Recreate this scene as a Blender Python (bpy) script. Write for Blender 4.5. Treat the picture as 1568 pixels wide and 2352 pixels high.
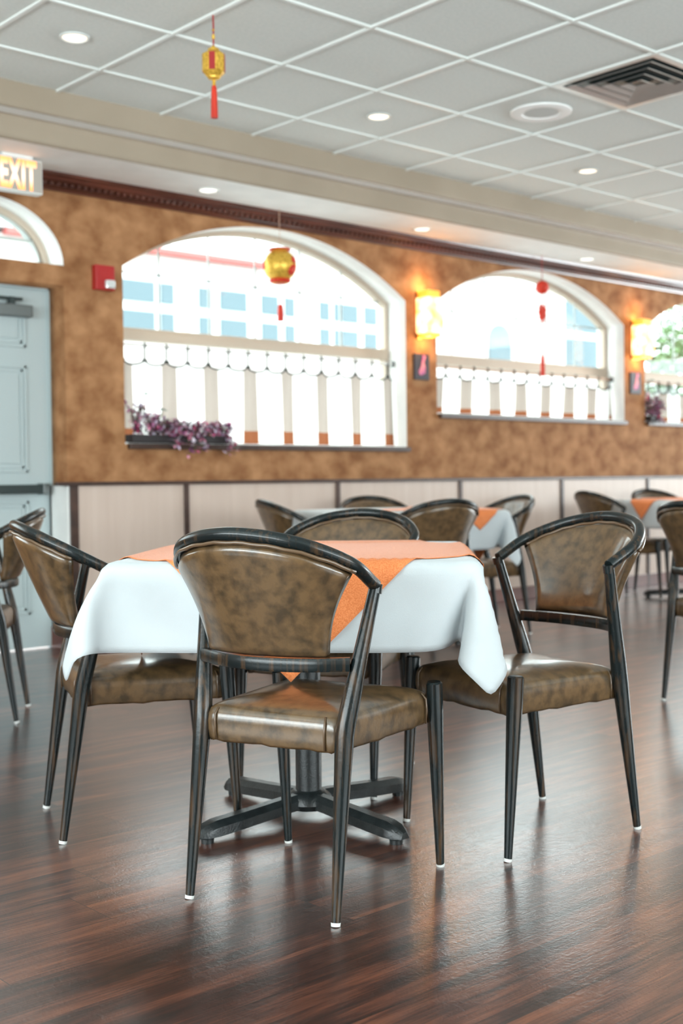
import bpy, bmesh, math, random
from mathutils import Vector, Matrix, Quaternion
from mathutils.bvhtree import BVHTree
random.seed(11)
PI = math.pi
R = math.radians
S = bpy.context.scene
C = S.collection
for o in list(bpy.data.objects): bpy.data.objects.remove(o)

# ------------------------------------------------------------------ camera
CAM_H = 0.93
cam_data = bpy.data.cameras.new('camera')
cam = bpy.data.objects.new('camera', cam_data); C.objects.link(cam); S.camera = cam
yaw, pitch, roll = R(41.777), R(-1.436), R(-0.694)
fw = Vector((math.sin(yaw)*math.cos(pitch), math.cos(yaw)*math.cos(pitch), math.sin(pitch)))
rt = Vector((math.cos(yaw), -math.sin(yaw), 0)); up = rt.cross(fw)
r2 = rt*math.cos(roll)+up*math.sin(roll); u2 = -rt*math.sin(roll)+up*math.cos(roll)
cam.matrix_world = Matrix(((r2.x,u2.x,-fw.x,0),(r2.y,u2.y,-fw.y,0),(r2.z,u2.z,-fw.z,CAM_H),(0,0,0,1)))
cam_data.sensor_fit = 'HORIZONTAL'; cam_data.sensor_width = 24.0
cam_data.lens = 2821.0/1568*24.0
cam_data.clip_start = .05; cam_data.clip_end = 200
cam_data.dof.use_dof = True; cam_data.dof.focus_distance = 2.62; cam_data.dof.aperture_fstop = 3.7
cam_data.dof.aperture_blades = 0

# ------------------------------------------------------------------ light
S.view_settings.view_transform = 'Standard'; S.view_settings.look = 'None'
S.view_settings.exposure = 0.30; S.view_settings.gamma = 1.0
S.view_settings.use_curve_mapping = False
W = bpy.data.worlds.new('sky'); S.world = W; W.use_nodes = True
bg = W.node_tree.nodes['Background']
bg.inputs['Color'].default_value = (0.86, 0.97, 1.0, 1); bg.inputs['Strength'].default_value = 6.0

def area(name, loc, rot, sx, sy, power, col):
    d = bpy.data.lights.new(name, 'AREA'); d.shape = 'RECTANGLE'; d.size = sx; d.size_y = sy
    d.energy = power; d.color = col
    o = bpy.data.objects.new(name, d); C.objects.link(o); o.location = loc; o.rotation_euler = rot
    return o
DAY = (0.86, 0.98, 1.0)
# added area lamps for daylight from unseen windows, tilted up to brighten the ceiling
area('daylight_fill_back', (3.0, -3.9, 1.45), (R(-90-58), 0, PI), 5.6, 1.7, 280, DAY)
area('daylight_fill_left', (-2.9, 1.6, 1.45), (R(90+58), 0, R(-90)), 5.0, 1.7, 260, DAY)
area('daylight_fill_right', (13.9, 2.0, 1.5), (R(90+58), 0, R(90)), 5.0, 1.9, 380, (0.9, 0.98, 1.0))

# ------------------------------------------------------------------ helpers
class MB:
    def __init__(s): s.v = []; s.f = []; s.m = []
    def add(s, vs, fs, mi=0):
        b = len(s.v); s.v += [tuple(v) for v in vs]; s.f += [tuple(i+b for i in f) for f in fs]; s.m += [mi]*len(fs)
        return s
    def box(s, x0, x1, y0, y1, z0, z1, mi=0):
        vs = [(x, y, z) for z in (z0, z1) for y in (y0, y1) for x in (x0, x1)]
        return s.add(vs, [(0,2,3,1),(4,5,7,6),(0,1,5,4),(2,6,7,3),(0,4,6,2),(1,3,7,5)], mi)
    def tube(s, pts, rad, n=16, mi=0, flat=1.0, caps=True):
        pts = [Vector(p) for p in pts]
        if not hasattr(rad, '__len__'): rad = [rad]*len(pts)
        t0 = (pts[1]-pts[0]).normalized()
        a = t0.orthogonal().normalized() if abs(t0.z) > .9 else t0.cross(Vector((0,0,1))).normalized()
        vs = []; b = len(pts)
        for i, p in enumerate(pts):
            t = ((pts[min(i+1,b-1)]-p).normalized() + (p-pts[max(i-1,0)]).normalized()).normalized()
            a = (a - t*a.dot(t)).normalized(); c = t.cross(a)
            for k in range(n):
                w = 2*PI*k/n
                vs.append(p + a*math.cos(w)*rad[i] + c*math.sin(w)*rad[i]*flat)
        fs = [(i*n+k, i*n+(k+1)%n, (i+1)*n+(k+1)%n, (i+1)*n+k) for i in range(b-1) for k in range(n)]
        if caps: fs += [tuple(range(n))[::-1], tuple((b-1)*n+k for k in range(n))]
        return s.add(vs, fs, mi)
    def lathe(s, prof, n=32, cx=0, cy=0, mi=0):
        vs = [(cx+r*math.cos(2*PI*k/n), cy+r*math.sin(2*PI*k/n), z) for r, z in prof for k in range(n)]
        fs = [(i*n+k, i*n+(k+1)%n, (i+1)*n+(k+1)%n, (i+1)*n+k) for i in range(len(prof)-1) for k in range(n)]
        fs += [tuple(range(n))[::-1], tuple((len(prof)-1)*n+k for k in range(n))]
        return s.add(vs, fs, mi)
    def build(s, name, mats, parent=None, smooth=False, bevel=0, seg=2, loc=None):
        me = bpy.data.meshes.new(name); me.from_pydata(s.v, [], s.f)
        if not isinstance(mats, (list, tuple)): mats = [mats]
        for m in mats: me.materials.append(m)
        for p, i in zip(me.polygons, s.m): p.material_index = i
        bm = bmesh.new(); bm.from_mesh(me); bmesh.ops.recalc_face_normals(bm, faces=bm.faces)
        if bevel: bmesh.ops.bevel(bm, geom=list(bm.edges), offset=bevel, segments=seg, affect='EDGES', profile=.6)
        bm.to_mesh(me); bm.free()
        if smooth:
            for p in me.polygons: p.use_smooth = True
            if smooth != 'all': me.set_sharp_from_angle(angle=R(38))
        o = bpy.data.objects.new(name, me); C.objects.link(o)
        if parent: o.parent = parent
        if loc: o.location = loc
        return o
def tag(o, label=None, cat=None, group=None, kind=None):
    if label: o['label'] = label
    if cat: o['category'] = cat
    if group: o['group'] = group
    if kind: o['kind'] = kind
    return o
def empty(name, loc=(0,0,0), rz=0, label=None, cat=None, group=None):
    o = bpy.data.objects.new(name, None); C.objects.link(o); o.empty_display_size = .1
    o.location = loc; o.rotation_euler = (0, 0, rz); return tag(o, label, cat, group)
def copy_tree(o, parent=None):
    c = o.copy(); C.objects.link(c)
    if parent: c.parent = parent
    for ch in [q for q in bpy.data.objects if q.parent == o and q != c]: copy_tree(ch, c)
    return c
def catmull(pts, n=8):
    P = [Vector(p) for p in pts]; P = [2*P[0]-P[1]]+P+[2*P[-1]-P[-2]]; out = []
    for i in range(len(P)-3):
        a, b, c, d = P[i:i+4]
        for k in range(n):
            t = k/n
            out.append(.5*(2*b+(c-a)*t+(2*a-5*b+4*c-d)*t*t+(-a+3*b-3*c+d)*t**3))
    out.append(P[-2]); return out

# ------------------------------------------------------------------ materials
def node(nt, t, **kw):
    n = nt.nodes.new(t)
    for k, v in kw.items():
        if hasattr(n, k): setattr(n, k, v)
        else: n.inputs[k.replace('_', ' ')].default_value = v
    return n
def mat(name, col, rough=.5, metal=0, spec=.5, coat=0, emit=None, es=1, alpha=None, trans=None, sheen=0):
    m = bpy.data.materials.new(name); m.use_nodes = True
    b = m.node_tree.nodes['Principled BSDF']
    b.inputs['Base Color'].default_value = (*col, 1); b.inputs['Roughness'].default_value = rough
    b.inputs['Metallic'].default_value = metal; b.inputs['Specular IOR Level'].default_value = spec
    b.inputs['Coat Weight'].default_value = coat; b.inputs['Coat Roughness'].default_value = .12
    b.inputs['Sheen Weight'].default_value = sheen; b.inputs['Sheen Roughness'].default_value = .35
    if emit: b.inputs['Emission Color'].default_value = (*emit, 1); b.inputs['Emission Strength'].default_value = es
    return m
def noise_mix(m, c1, c2, scale=(5,5,5), detail=4, lo=.35, hi=.65, bump=0, bscale=None, coord='Object', rough2=None, dist=.0):
    nt = m.node_tree; b = nt.nodes['Principled BSDF']
    tc = node(nt, 'ShaderNodeTexCoord'); mp = node(nt, 'ShaderNodeMapping'); mp.inputs['Scale'].default_value = scale
    nt.links.new(tc.outputs[coord], mp.inputs['Vector'])
    nz = node(nt, 'ShaderNodeTexNoise'); nz.inputs['Scale'].default_value = 1; nz.inputs['Detail'].default_value = detail
    nz.inputs['Distortion'].default_value = dist
    nt.links.new(mp.outputs[0], nz.inputs['Vector'])
    cr = node(nt, 'ShaderNodeValToRGB'); cr.color_ramp.elements[0].position = lo; cr.color_ramp.elements[1].position = hi
    cr.color_ramp.elements[0].color = (*c1, 1); cr.color_ramp.elements[1].color = (*c2, 1)
    nt.links.new(nz.outputs['Fac'], cr.inputs[0]); nt.links.new(cr.outputs[0], b.inputs['Base Color'])
    if bump:
        nb = node(nt, 'ShaderNodeTexNoise'); nb.inputs['Scale'].default_value = bscale or 60; nb.inputs['Detail'].default_value = 3
        nt.links.new(tc.outputs[coord], nb.inputs['Vector'])
        bp = node(nt, 'ShaderNodeBump'); bp.inputs['Strength'].default_value = bump; bp.inputs['Distance'].default_value = .003
        nt.links.new(nb.outputs['Fac'], bp.inputs['Height']); nt.links.new(bp.outputs[0], b.inputs['Normal'])
    return m
M = {}
M['wall'] = noise_mix(mat('mottled tan wall paint', (.4,.25,.12), .75, spec=.25), (.22,.090,.032), (.44,.225,.103), (7,7,8), 7, .33, .68, .15, 30, dist=.15)
M['white'] = noise_mix(mat('white painted plaster', (.8,.8,.77), .55), (.84,.85,.83), (.90,.91,.89), (6,6,6), 4)
M['beige'] = noise_mix(mat('shade tinted soffit', (.66,.6,.5), .6), (.33,.27,.20), (.37,.305,.23), (2,2,2), 3)  # shade on the soffit's upright faces is put into this darker tan
M['tile'] = noise_mix(mat('ceiling tile', (.66,.68,.66), .85, spec=.2), (.74,.79,.765), (.79,.83,.805), (60,60,60), 3, bump=.25, bscale=160)
M['grid'] = mat('ceiling grid metal', (.78,.82,.80), .4)
M['gridshade'] = mat('ceiling tile edge', (.45,.44,.40), .8)
M['crown'] = noise_mix(mat('mahogany crown moulding', (.1,.03,.02), .28, coat=.3), (.045,.011,.007), (.12,.032,.018), (3,30,30), 4)
M['darktrim'] = noise_mix(mat('dark brown trim', (.04,.02,.015), .4), (.03,.014,.01), (.07,.033,.022), (8,8,8), 3)
M['panel'] = noise_mix(mat('pinkish beige laminate panel', (.62,.52,.45), .42), (.54,.42,.35), (.61,.49,.42), (14,14,1.2), 4, .3, .7)
M['door'] = mat('cool white painted door', (.46,.54,.55), .4)
M['grey'] = mat('grey metal closer', (.16,.18,.18), .4, metal=.4)
M['blackbar'] = mat('dark metal bar', (.035,.05,.05), .35, metal=.3)
M['steel'] = mat('brushed steel', (.78,.78,.76), .32, metal=.75)
M['redbase'] = noise_mix(mat('red brown baseboard', (.12,.03,.02), .35), (.09,.022,.015), (.17,.05,.03), (4,4,4), 3)
M['frame'] = noise_mix(mat('dark brushed wood-look metal', (.03,.03,.03), .27, spec=.35, coat=.08), (.006,.011,.012), (.070,.038,.018), (70,70,3.5), 4, .50, .74, .10, 110)
M['leather'] = noise_mix(mat('mottled olive brown leather', (.15,.09,.05), .28, spec=.6, coat=.5), (.052,.033,.016), (.132,.078,.035), (36,36,36), 6, .33, .60, .10, 120, dist=.1)
M['welt'] = mat('brown leather piping', (.11,.066,.035), .3, coat=.3)
M['foot'] = mat('white plastic glide', (.72,.74,.72), .4)
M['iron'] = noise_mix(mat('black cast iron', (.02,.025,.025), .35, spec=.6), (.008,.011,.012), (.018,.023,.024), (40,40,40), 4, bump=.3, bscale=200)
M['cloth'] = noise_mix(mat('white table linen', (.8,.82,.84), .85, spec=.15, sheen=.2), (.52,.565,.585), (.56,.605,.63), (5,5,5), 3, bump=.2, bscale=700)
M['orange'] = noise_mix(mat('orange damask', (.78,.26,.09), .6, spec=.25, sheen=.15), (.72,.20,.06), (.84,.28,.10), (300,300,300), 3, .40, .60, .3, 400)
M['gold'] = noise_mix(mat('gold foil', (.75,.45,.06), .38, metal=.45), (.55,.30,.03), (.92,.60,.10), (90,90,90), 3)
M['redsilk'] = mat('deep red silk', (.34,.012,.012), .5)
M['tassel'] = noise_mix(mat('red tassel thread', (.62,.03,.01), .6), (.40,.015,.006), (.80,.05,.015), (300,300,4), 2)
M['lampglow'] = mat('downlight lens', (.9,.8,.7), .4, emit=(1,.80,.60), es=1.6)
M['lampcool'] = mat('soffit downlight lens', (.9,.9,.85), .4, emit=(1,.97,.88), es=1.2)
M['alarmred'] = mat('red alarm plastic', (.42,.02,.02), .35)
M['clear'] = mat('clear strobe lens', (.75,.78,.78), .12, metal=.3)
M['signgrey'] = mat('sign face grey', (.42,.38,.33), .5)
M['signwhite'] = mat('sign box white', (.80,.82,.80), .4)
M['plastic'] = mat('speaker white plastic', (.95,.96,.95), .5)
M['grille'] = mat('speaker grille', (.55,.58,.57), .6)
M['ring'] = mat('curtain ring', (.03,.035,.03), .4)
M['rod'] = mat('curtain rod', (.55,.36,.26), .4)
M['black'] = mat('black pot', (.015,.012,.014), .5)
M['stem'] = mat('plant stem', (.10,.12,.05), .6)
M['picbase'] = mat('dark picture ground', (.018,.012,.022), .5)
M['muntin'] = mat('thin window muntin', (.45,.48,.46), .5)
M['winframe'] = mat('window frame paint', (.52,.43,.34), .5)
def mk_leaf(name, c1, c2):
    return noise_mix(mat(name, c1, .35, spec=.6), c1, c2, (25,25,25), 2, .4, .6)
M['leafp'] = mk_leaf('purple leaf', (.10,.02,.07), (.42,.14,.30)); M['leafd'] = mk_leaf('dark purple leaf', (.03,.008,.02), (.12,.03,.07))
M['leafpink'] = mk_leaf('pink leaf', (.55,.04,.16), (.75,.35,.48)); M['leafg'] = mk_leaf('green leaf', (.02,.08,.05), (.05,.16,.08))
M['leafpale'] = mk_leaf('pale leaf', (.50,.38,.52), (.75,.70,.80))
# glass: thin clear pane
def glass_mat():
    m = bpy.data.materials.new('window glass'); m.use_nodes = True; nt = m.node_tree; nt.nodes.clear()
    o = node(nt, 'ShaderNodeOutputMaterial'); mx = node(nt, 'ShaderNodeMixShader'); t = node(nt, 'ShaderNodeBsdfTransparent'); g = node(nt, 'ShaderNodeBsdfGlossy')
    g.inputs['Roughness'].default_value = .02; lw = node(nt, 'ShaderNodeLayerWeight'); lw.inputs['Blend'].default_value = .5; pw = node(nt, 'ShaderNodeMath', operation='POWER'); pw.inputs[1].default_value = 5; nt.links.new(lw.outputs['Facing'], pw.inputs[0]); fr = node(nt, 'ShaderNodeMath', operation='MULTIPLY_ADD'); fr.inputs[1].default_value = .8; fr.inputs[2].default_value = .05; nt.links.new(pw.outputs[0], fr.inputs[0])
    t.inputs['Color'].default_value = (.96,.98,.97,1)
    nt.links.new(fr.outputs[0], mx.inputs[0]); nt.links.new(t.outputs[0], mx.inputs[1]); nt.links.new(g.outputs[0], mx.inputs[2]); nt.links.new(mx.outputs[0], o.inputs[0])
    return m
M['glass'] = glass_mat()
def curtain_mat(name, period, phase, width, zhem):
    m = bpy.data.materials.new(name); m.use_nodes = True; nt = m.node_tree; nt.nodes.clear()
    tc = node(nt, 'ShaderNodeTexCoord'); uv = node(nt, 'ShaderNodeSeparateXYZ'); nt.links.new(tc.outputs['UV'], uv.inputs[0])
    def mth(op, a, b=None, c=None):
        n = node(nt, 'ShaderNodeMath', operation=op)
        for i, q in enumerate((a, b, c)):
            if q is None: continue
            if isinstance(q, (int, float)): n.inputs[i].default_value = q
            else: nt.links.new(q, n.inputs[i])
        return n.outputs[0]
    fr = mth('FRACT', mth('DIVIDE', mth('SUBTRACT', uv.outputs[0], phase), period))
    stripe = mth('LESS_THAN', fr, width/period)
    hem = mth('LESS_THAN', uv.outputs[1], zhem)
    def mix(f, a, b):
        n = node(nt, 'ShaderNodeMix', data_type='RGBA'); nt.links.new(f, n.inputs[0])
        for i, q in ((6, a), (7, b)):
            if isinstance(q, tuple): n.inputs[i].default_value = (*q, 1)
            else: nt.links.new(q, n.inputs[i])
        return n.outputs[2]
    band = mix(hem, (.34,.285,.25), (.24,.085,.04))
    col = mix(stripe, (.93,.94,.93), band)
    d = node(nt, 'ShaderNodeBsdfDiffuse'); t = node(nt, 'ShaderNodeBsdfTranslucent'); tr = node(nt, 'ShaderNodeBsdfTransparent')
    nt.links.new(col, d.inputs[0]); nt.links.new(col, t.inputs[0])
    m1 = node(nt, 'ShaderNodeMixShader'); m1.inputs[0].default_value = .62; nt.links.new(d.outputs[0], m1.inputs[1]); nt.links.new(t.outputs[0], m1.inputs[2])
    tf = mth('MULTIPLY', mth('SUBTRACT', 1.0, stripe), .42)
    m2 = node(nt, 'ShaderNodeMixShader'); nt.links.new(tf, m2.inputs[0]); nt.links.new(m1.outputs[0], m2.inputs[1]); nt.links.new(tr.outputs[0], m2.inputs[2])
    o = node(nt, 'ShaderNodeOutputMaterial'); nt.links.new(m2.outputs[0], o.inputs[0])
    return m
# laminate floor planks running along X
def floor_mat():
    m = mat('dark walnut laminate', (.08,.04,.03), .3, spec=.7, coat=.7); nt = m.node_tree; b = nt.nodes['Principled BSDF']; L = nt.links
    tc = node(nt, 'ShaderNodeTexCoord'); sp = node(nt, 'ShaderNodeSeparateXYZ'); L.new(tc.outputs['Object'], sp.inputs[0])
    def mth(op, a, b_=None):
        n = node(nt, 'ShaderNodeMath', operation=op)
        for i, q in enumerate((a, b_)):
            if q is None: continue
            if isinstance(q, (int, float)): n.inputs[i].default_value = q
            else: L.new(q, n.inputs[i])
        return n.outputs[0]
    yy = mth('DIVIDE', mth('SUBTRACT', sp.outputs[1], 1.915), .182)
    row = mth('FLOOR', yy); fy = mth('FRACT', yy)
    wn = node(nt, 'ShaderNodeTexWhiteNoise', noise_dimensions='1D'); L.new(row, wn.inputs['W'])
    xx = mth('ADD', mth('DIVIDE', sp.outputs[0], 1.22), wn.outputs['Value'])
    colm = mth('FLOOR', xx); fx = mth('FRACT', xx)
    cid = node(nt, 'ShaderNodeCombineXYZ'); L.new(row, cid.inputs[0]); L.new(colm, cid.inputs[1])
    w2 = node(nt, 'ShaderNodeTexWhiteNoise', noise_dimensions='2D'); L.new(cid.outputs[0], w2.inputs['Vector'])
    off = node(nt, 'ShaderNodeVectorMath', operation='SCALE'); L.new(w2.outputs['Color'], off.inputs[0]); off.inputs['Scale'].default_value = 40
    add = node(nt, 'ShaderNodeVectorMath', operation='ADD'); L.new(tc.outputs['Object'], add.inputs[0]); L.new(off.outputs[0], add.inputs[1])
    mp = node(nt, 'ShaderNodeMapping'); mp.inputs['Scale'].default_value = (2.0, 17, 1); L.new(add.outputs[0], mp.inputs[0])
    n1 = node(nt, 'ShaderNodeTexNoise'); n1.inputs['Scale'].default_value = 1; n1.inputs['Detail'].default_value = 6; n1.inputs['Distortion'].default_value = .35; n1.inputs['Roughness'].default_value = .62
    L.new(mp.outputs[0], n1.inputs['Vector'])
    mp2 = node(nt, 'ShaderNodeMapping'); mp2.inputs['Scale'].default_value = (9, 240, 1); L.new(add.outputs[0], mp2.inputs[0])
    n2 = node(nt, 'ShaderNodeTexNoise'); n2.inputs['Scale'].default_value = 1; n2.inputs['Detail'].default_value = 3; L.new(mp2.outputs[0], n2.inputs['Vector'])
    v = mth('ADD', mth('ADD', mth('MULTIPLY', n1.outputs[0], .72), mth('MULTIPLY', n2.outputs[0], .34)), mth('MULTIPLY', mth('SUBTRACT', w2.outputs['Value'], .5), .12))
    cr = node(nt, 'ShaderNodeValToRGB'); e = cr.color_ramp.elements
    e[0].position = .40; e[0].color = (.012,.005,.0035,1); e[1].position = .76; e[1].color = (.25,.085,.040,1)
    q = e.new(.50); q.color = (.044,.0135,.008,1); q = e.new(.6); q.color = (.118,.038,.020,1)
    L.new(v, cr.inputs[0])
    gap = mth('MAXIMUM', mth('LESS_THAN', mth('MINIMUM', fy, mth('SUBTRACT', 1.0, fy)), .007), mth('LESS_THAN', fx, .0016))
    mx = node(nt, 'ShaderNodeMix', data_type='RGBA'); L.new(gap, mx.inputs[0]); L.new(cr.outputs[0], mx.inputs[6]); mx.inputs[7].default_value = (.012,.006,.004,1)
    L.new(mx.outputs[2], b.inputs['Base Color'])
    n3 = node(nt, 'ShaderNodeTexNoise'); n3.inputs['Scale'].default_value = 3.5; n3.inputs['Detail'].default_value = 5; L.new(tc.outputs['Object'], n3.inputs['Vector'])
    rr = node(nt, 'ShaderNodeMapRange'); rr.inputs['To Min'].default_value = .16; rr.inputs['To Max'].default_value = .26; L.new(n3.outputs[0], rr.inputs[0]); L.new(rr.outputs[0], b.inputs['Roughness'])
    n4 = node(nt, 'ShaderNodeTexNoise'); n4.inputs['Scale'].default_value = 55; n4.inputs['Detail'].default_value = 4; n4.inputs['Distortion'].default_value = 1.5; L.new(tc.outputs['Object'], n4.inputs['Vector'])
    bp = node(nt, 'ShaderNodeBump'); bp.inputs['Strength'].default_value = .30; bp.inputs['Distance'].default_value = .002
    L.new(mth('ADD', n4.outputs[0], mth('MULTIPLY', n2.outputs[0], .35)), bp.inputs['Height']); L.new(bp.outputs[0], b.inputs['Normal'])
    return m
M['floor'] = floor_mat(); M['floor'].node_tree.nodes['Principled BSDF'].inputs['Coat Roughness'].default_value = .34

# ------------------------------------------------------------------ room shell
X0, X1, Y0, YW = -3.0, 14.0, -4.0, 6.15
ZC, ZS = 2.876, 2.64
tag(MB().box(X0-.3, X1+.3, Y0-.3, YW+.27, -.1, 0).build('floor', M['floor']), kind='structure')
# ceiling: tiles with recessed edges and a metal grid
cl = MB().box(X0-.3, X1+.3, Y0-.3, 5.5, ZC+.008, ZC+.1).build('ceiling', M['tile'])
tag(cl, kind='structure')
g = MB(); GX, GY, T = 2.45, 4.488, .6096
for i in range(-9, 20): 
    x = GX+i*T
    if X0 < x < X1: g.box(x-.009, x+.009, Y0, 5.5, ZC-.001, ZC+.01)
for j in range(-14, 2):
    y = GY+j*T
    if Y0 < y < 5.5: g.box(X0, X1, y-.009, y+.009, ZC, ZC+.011)
g.build('ceiling_grid', M['grid'], cl)
# stepped soffit between the tiled ceiling and the window wall
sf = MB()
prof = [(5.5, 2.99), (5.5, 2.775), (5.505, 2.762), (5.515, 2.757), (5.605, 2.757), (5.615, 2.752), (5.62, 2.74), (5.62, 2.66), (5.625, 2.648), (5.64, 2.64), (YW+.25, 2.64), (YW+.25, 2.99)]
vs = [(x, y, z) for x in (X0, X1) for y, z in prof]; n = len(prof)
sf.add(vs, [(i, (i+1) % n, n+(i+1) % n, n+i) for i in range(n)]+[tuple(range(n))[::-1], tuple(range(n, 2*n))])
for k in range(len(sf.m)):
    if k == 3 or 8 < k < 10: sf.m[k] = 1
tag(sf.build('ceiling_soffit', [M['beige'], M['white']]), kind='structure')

def arch_pts(x0, x1, zb, zs, zt, n=36, full=False):
    cx, a = (x0+x1)/2, (x1-x0)/2
    if full:   # half ellipse
        top = [(cx+a*math.cos(PI*k/n), zs+(zt-zs)*math.sin(PI*k/n)) for k in range(n+1)]
    else:      # segment of a circle
        h = zt-zs; rad = (a*a+h*h)/(2*h); th = math.asin(a/rad)
        top = [(cx+rad*math.sin(th-2*th*k/n), zs-(rad-h)+rad*math.cos(th-2*th*k/n)) for k in range(n+1)]
    return ([(x0, zb), (x1, zb)] if zs > zb+.001 else [])+top
WINS = [dict(x0=3.82, x1=6.12, zb=1.16, zs=2.19, zt=2.545), dict(x0=6.43, x1=8.71, zb=1.405, zs=2.215, zt=2.55), dict(x0=9.01, x1=11.29, zb=1.405, zs=2.215, zt=2.55), dict(x0=-.95, x1=1.45, zb=1.16, zs=2.19, zt=2.545)]
WT = .25
def curve_wall(name, outer, holes, y, thick):
    cu = bpy.data.curves.new(name, 'CURVE'); cu.dimensions = '2D'; cu.fill_mode = 'BOTH'; cu.extrude = thick/2
    for ring in [outer]+holes:
        sp = cu.splines.new('POLY'); sp.points.add(len(ring)-1); sp.use_cyclic_u = True
        for p, (x, z) in zip(sp.points, ring): p.co = (x, z, 0, 1)
    o = bpy.data.objects.new(name, cu); C.objects.link(o)
    dg = bpy.context.evaluated_depsgraph_get(); me = bpy.data.meshes.new_from_object(o.evaluated_get(dg))
    bpy.data.objects.remove(o)
    for v in me.vertices: v.co = Vector((v.co.x, y+thick/2-v.co.z, v.co.y))
    bm = bmesh.new(); bm.from_mesh(me); bmesh.ops.remove_doubles(bm, verts=bm.verts, dist=1e-5); bmesh.ops.recalc_face_normals(bm, faces=bm.faces); bm.to_mesh(me); bm.free()
    me.name = name
    ob = bpy.data.objects.new(name, me); C.objects.link(ob)
    return ob
holes = [arch_pts(w['x0'], w['x1'], w['zb'], w['zs'], w['zt']) for w in WINS]
holes.append([(2.50, -.01), (3.44, -.01), (3.44, 2.04), (2.50, 2.04)])
TRX0, TRX1, TRZ0, TRZ1 = 2.54, 3.44, 2.15, 2.485
holes.append(arch_pts(TRX0, TRX1, TRZ0, TRZ0, TRZ1, 30, True))
wf = curve_wall('wall_front', [(X0, -.02), (X1, -.02), (X1, 2.7), (X0, 2.7)], holes, YW, WT)
wf.data.materials.append(M['wall']); wf.data.materials.append(M['white'])
for p in wf.data.polygons:
    p.material_index = 0
    if abs(p.normal.y) < .5 and p.center.z < 2.6 and not (p.center.x < 3.5 and p.center.z < 2.1): p.material_index = 1
tag(wf, kind='structure')
# unseen walls, each with a long window opening
def plain_wall(name, pts, hole, place):
    w = curve_wall(name, pts, [hole], 0, .2); w.data.materials.append(M['wall']); w.matrix_world = place; tag(w, kind='structure'); return w
plain_wall('wall_back', [(X0, 0), (X1, 0), (X1, ZC), (X0, ZC)], [(.1, .55), (5.9, .55), (5.9, 2.35), (.1, 2.35)], Matrix.Translation((0, Y0-.2, 0)))
plain_wall('wall_left', [(Y0, 0), (YW, 0), (YW, ZC), (Y0, ZC)], [(-1.0, .55), (4.2, .55), (4.2, 2.35), (-1.0, 2.35)], Matrix.Translation((X0, 0, 0)) @ Matrix.Rotation(R(90), 4, 'Z'))
plain_wall('wall_right', [(Y0, 0), (YW, 0), (YW, ZC), (Y0, ZC)], [(-.6, .5), (4.6, .5), (4.6, 2.5), (-.6, 2.5)], Matrix.Translation((X1+.2, 0, 0)) @ Matrix.Rotation(R(90), 4, 'Z'))

# crown moulding along the window wall
cm = MB(); cp = [(YW, 2.555), (YW-.012, 2.556), (YW-.016, 2.568), (YW-.03, 2.574), (YW-.036, 2.588), (YW-.062, 2.603), (YW-.07, 2.618), (YW-.088, 2.624), (YW-.092, 2.64), (YW, 2.64)]
n = len(cp); cm.add([(x, y, z) for x in (X0, X1) for y, z in cp], [(i, (i+1) % n, n+(i+1) % n, n+i) for i in range(n)]+[tuple(range(n)), tuple(range(n, 2*n))])
x = 3.0
while x < 10.5: cm.box(x, x+.022, YW-.055, YW-.04, 2.578, 2.594); x += .042     # small dentil beads
tag(cm.build('trim_1', M['crown'], bevel=0), kind='structure')
# wainscot: panels, posts, rail
wp = MB(); posts = [3.47, 4.23, 5.45, 6.65, 7.84, 9.02, 10.2, 11.4, 12.6, 13.8]
for a, b in zip(posts[:-1], posts[1:]): wp.box(a+.005, b-.005, YW-.012, YW, .1, .925)
tag(wp.build('trim_2', M['panel']), kind='structure')
for i, p_ in enumerate(posts):
    w_ = .026 if i == 0 else .017
    tag(MB().box(p_-w_, p_+w_, YW-.024, YW, .0, .925).build('trim_%d' % (3+i), M['darktrim'], bevel=.003), kind='structure')
tag(MB().box(3.36, X1, YW-.034, YW, .922, .944).build('trim_13', M['darktrim'], bevel=.003), kind='structure')
tag(MB().box(3.50, X1, YW-.022, YW-.001, 0, .10).build('baseboard_front', M['redbase'], bevel=.004), kind='structure')
tag(MB().box(3.430, 3.4405, YW-.012, YW+.185, .12, .925).box(3.4405, 3.447, YW-.012, YW-.0005, .12, .925).build('trim_14', M['white']), kind='structure')
tag(MB().box(3.425, 3.445, YW-.02, YW+.19, 0, .12).build('baseboard_left', M['redbase'], bevel=.003), kind='structure')

# windows
def bars(mb, pts, y0, y1, w):
    # frame strip following the inside of an opening outline
    cx = sum(p[0] for p in pts)/len(pts); cz = sum(p[1] for p in pts)/len(pts); n = len(pts)
    inn = []
    for i in range(n):
        a = Vector(pts[i-1]); b = Vector(pts[i]); c = Vector(pts[(i+1) % n])
        d1 = (b-a).normalized(); d2 = (c-b).normalized(); n1 = Vector((-d1.y, d1.x)); n2 = Vector((-d2.y, d2.x))
        nn = (n1+n2).normalized(); inn.append(b+nn*w/max(.4, nn.dot(n1)))
    vs = [(p[0], y, p[1]) for y in (y0, y1) for p in pts]+[(p.x, y, p.y) for y in (y0, y1) for p in inn]
    fs = []
    for i in range(n):
        j = (i+1) % n
        fs += [(i, j, 2*n+j, 2*n+i), (n+i, 3*n+i, 3*n+j, n+j), (i, n+i, n+j, j), (2*n+i, 2*n+j, 3*n+j, 3*n+i)]
    mb.add(vs, fs); return mb
YG = YW+.21
def mullions_v(mb, xs, w, z0, ztopf, y0, y1):
    for x in xs: mb.box(x-w/2, x+w/2, y0, y1, z0, ztopf(x))
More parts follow.
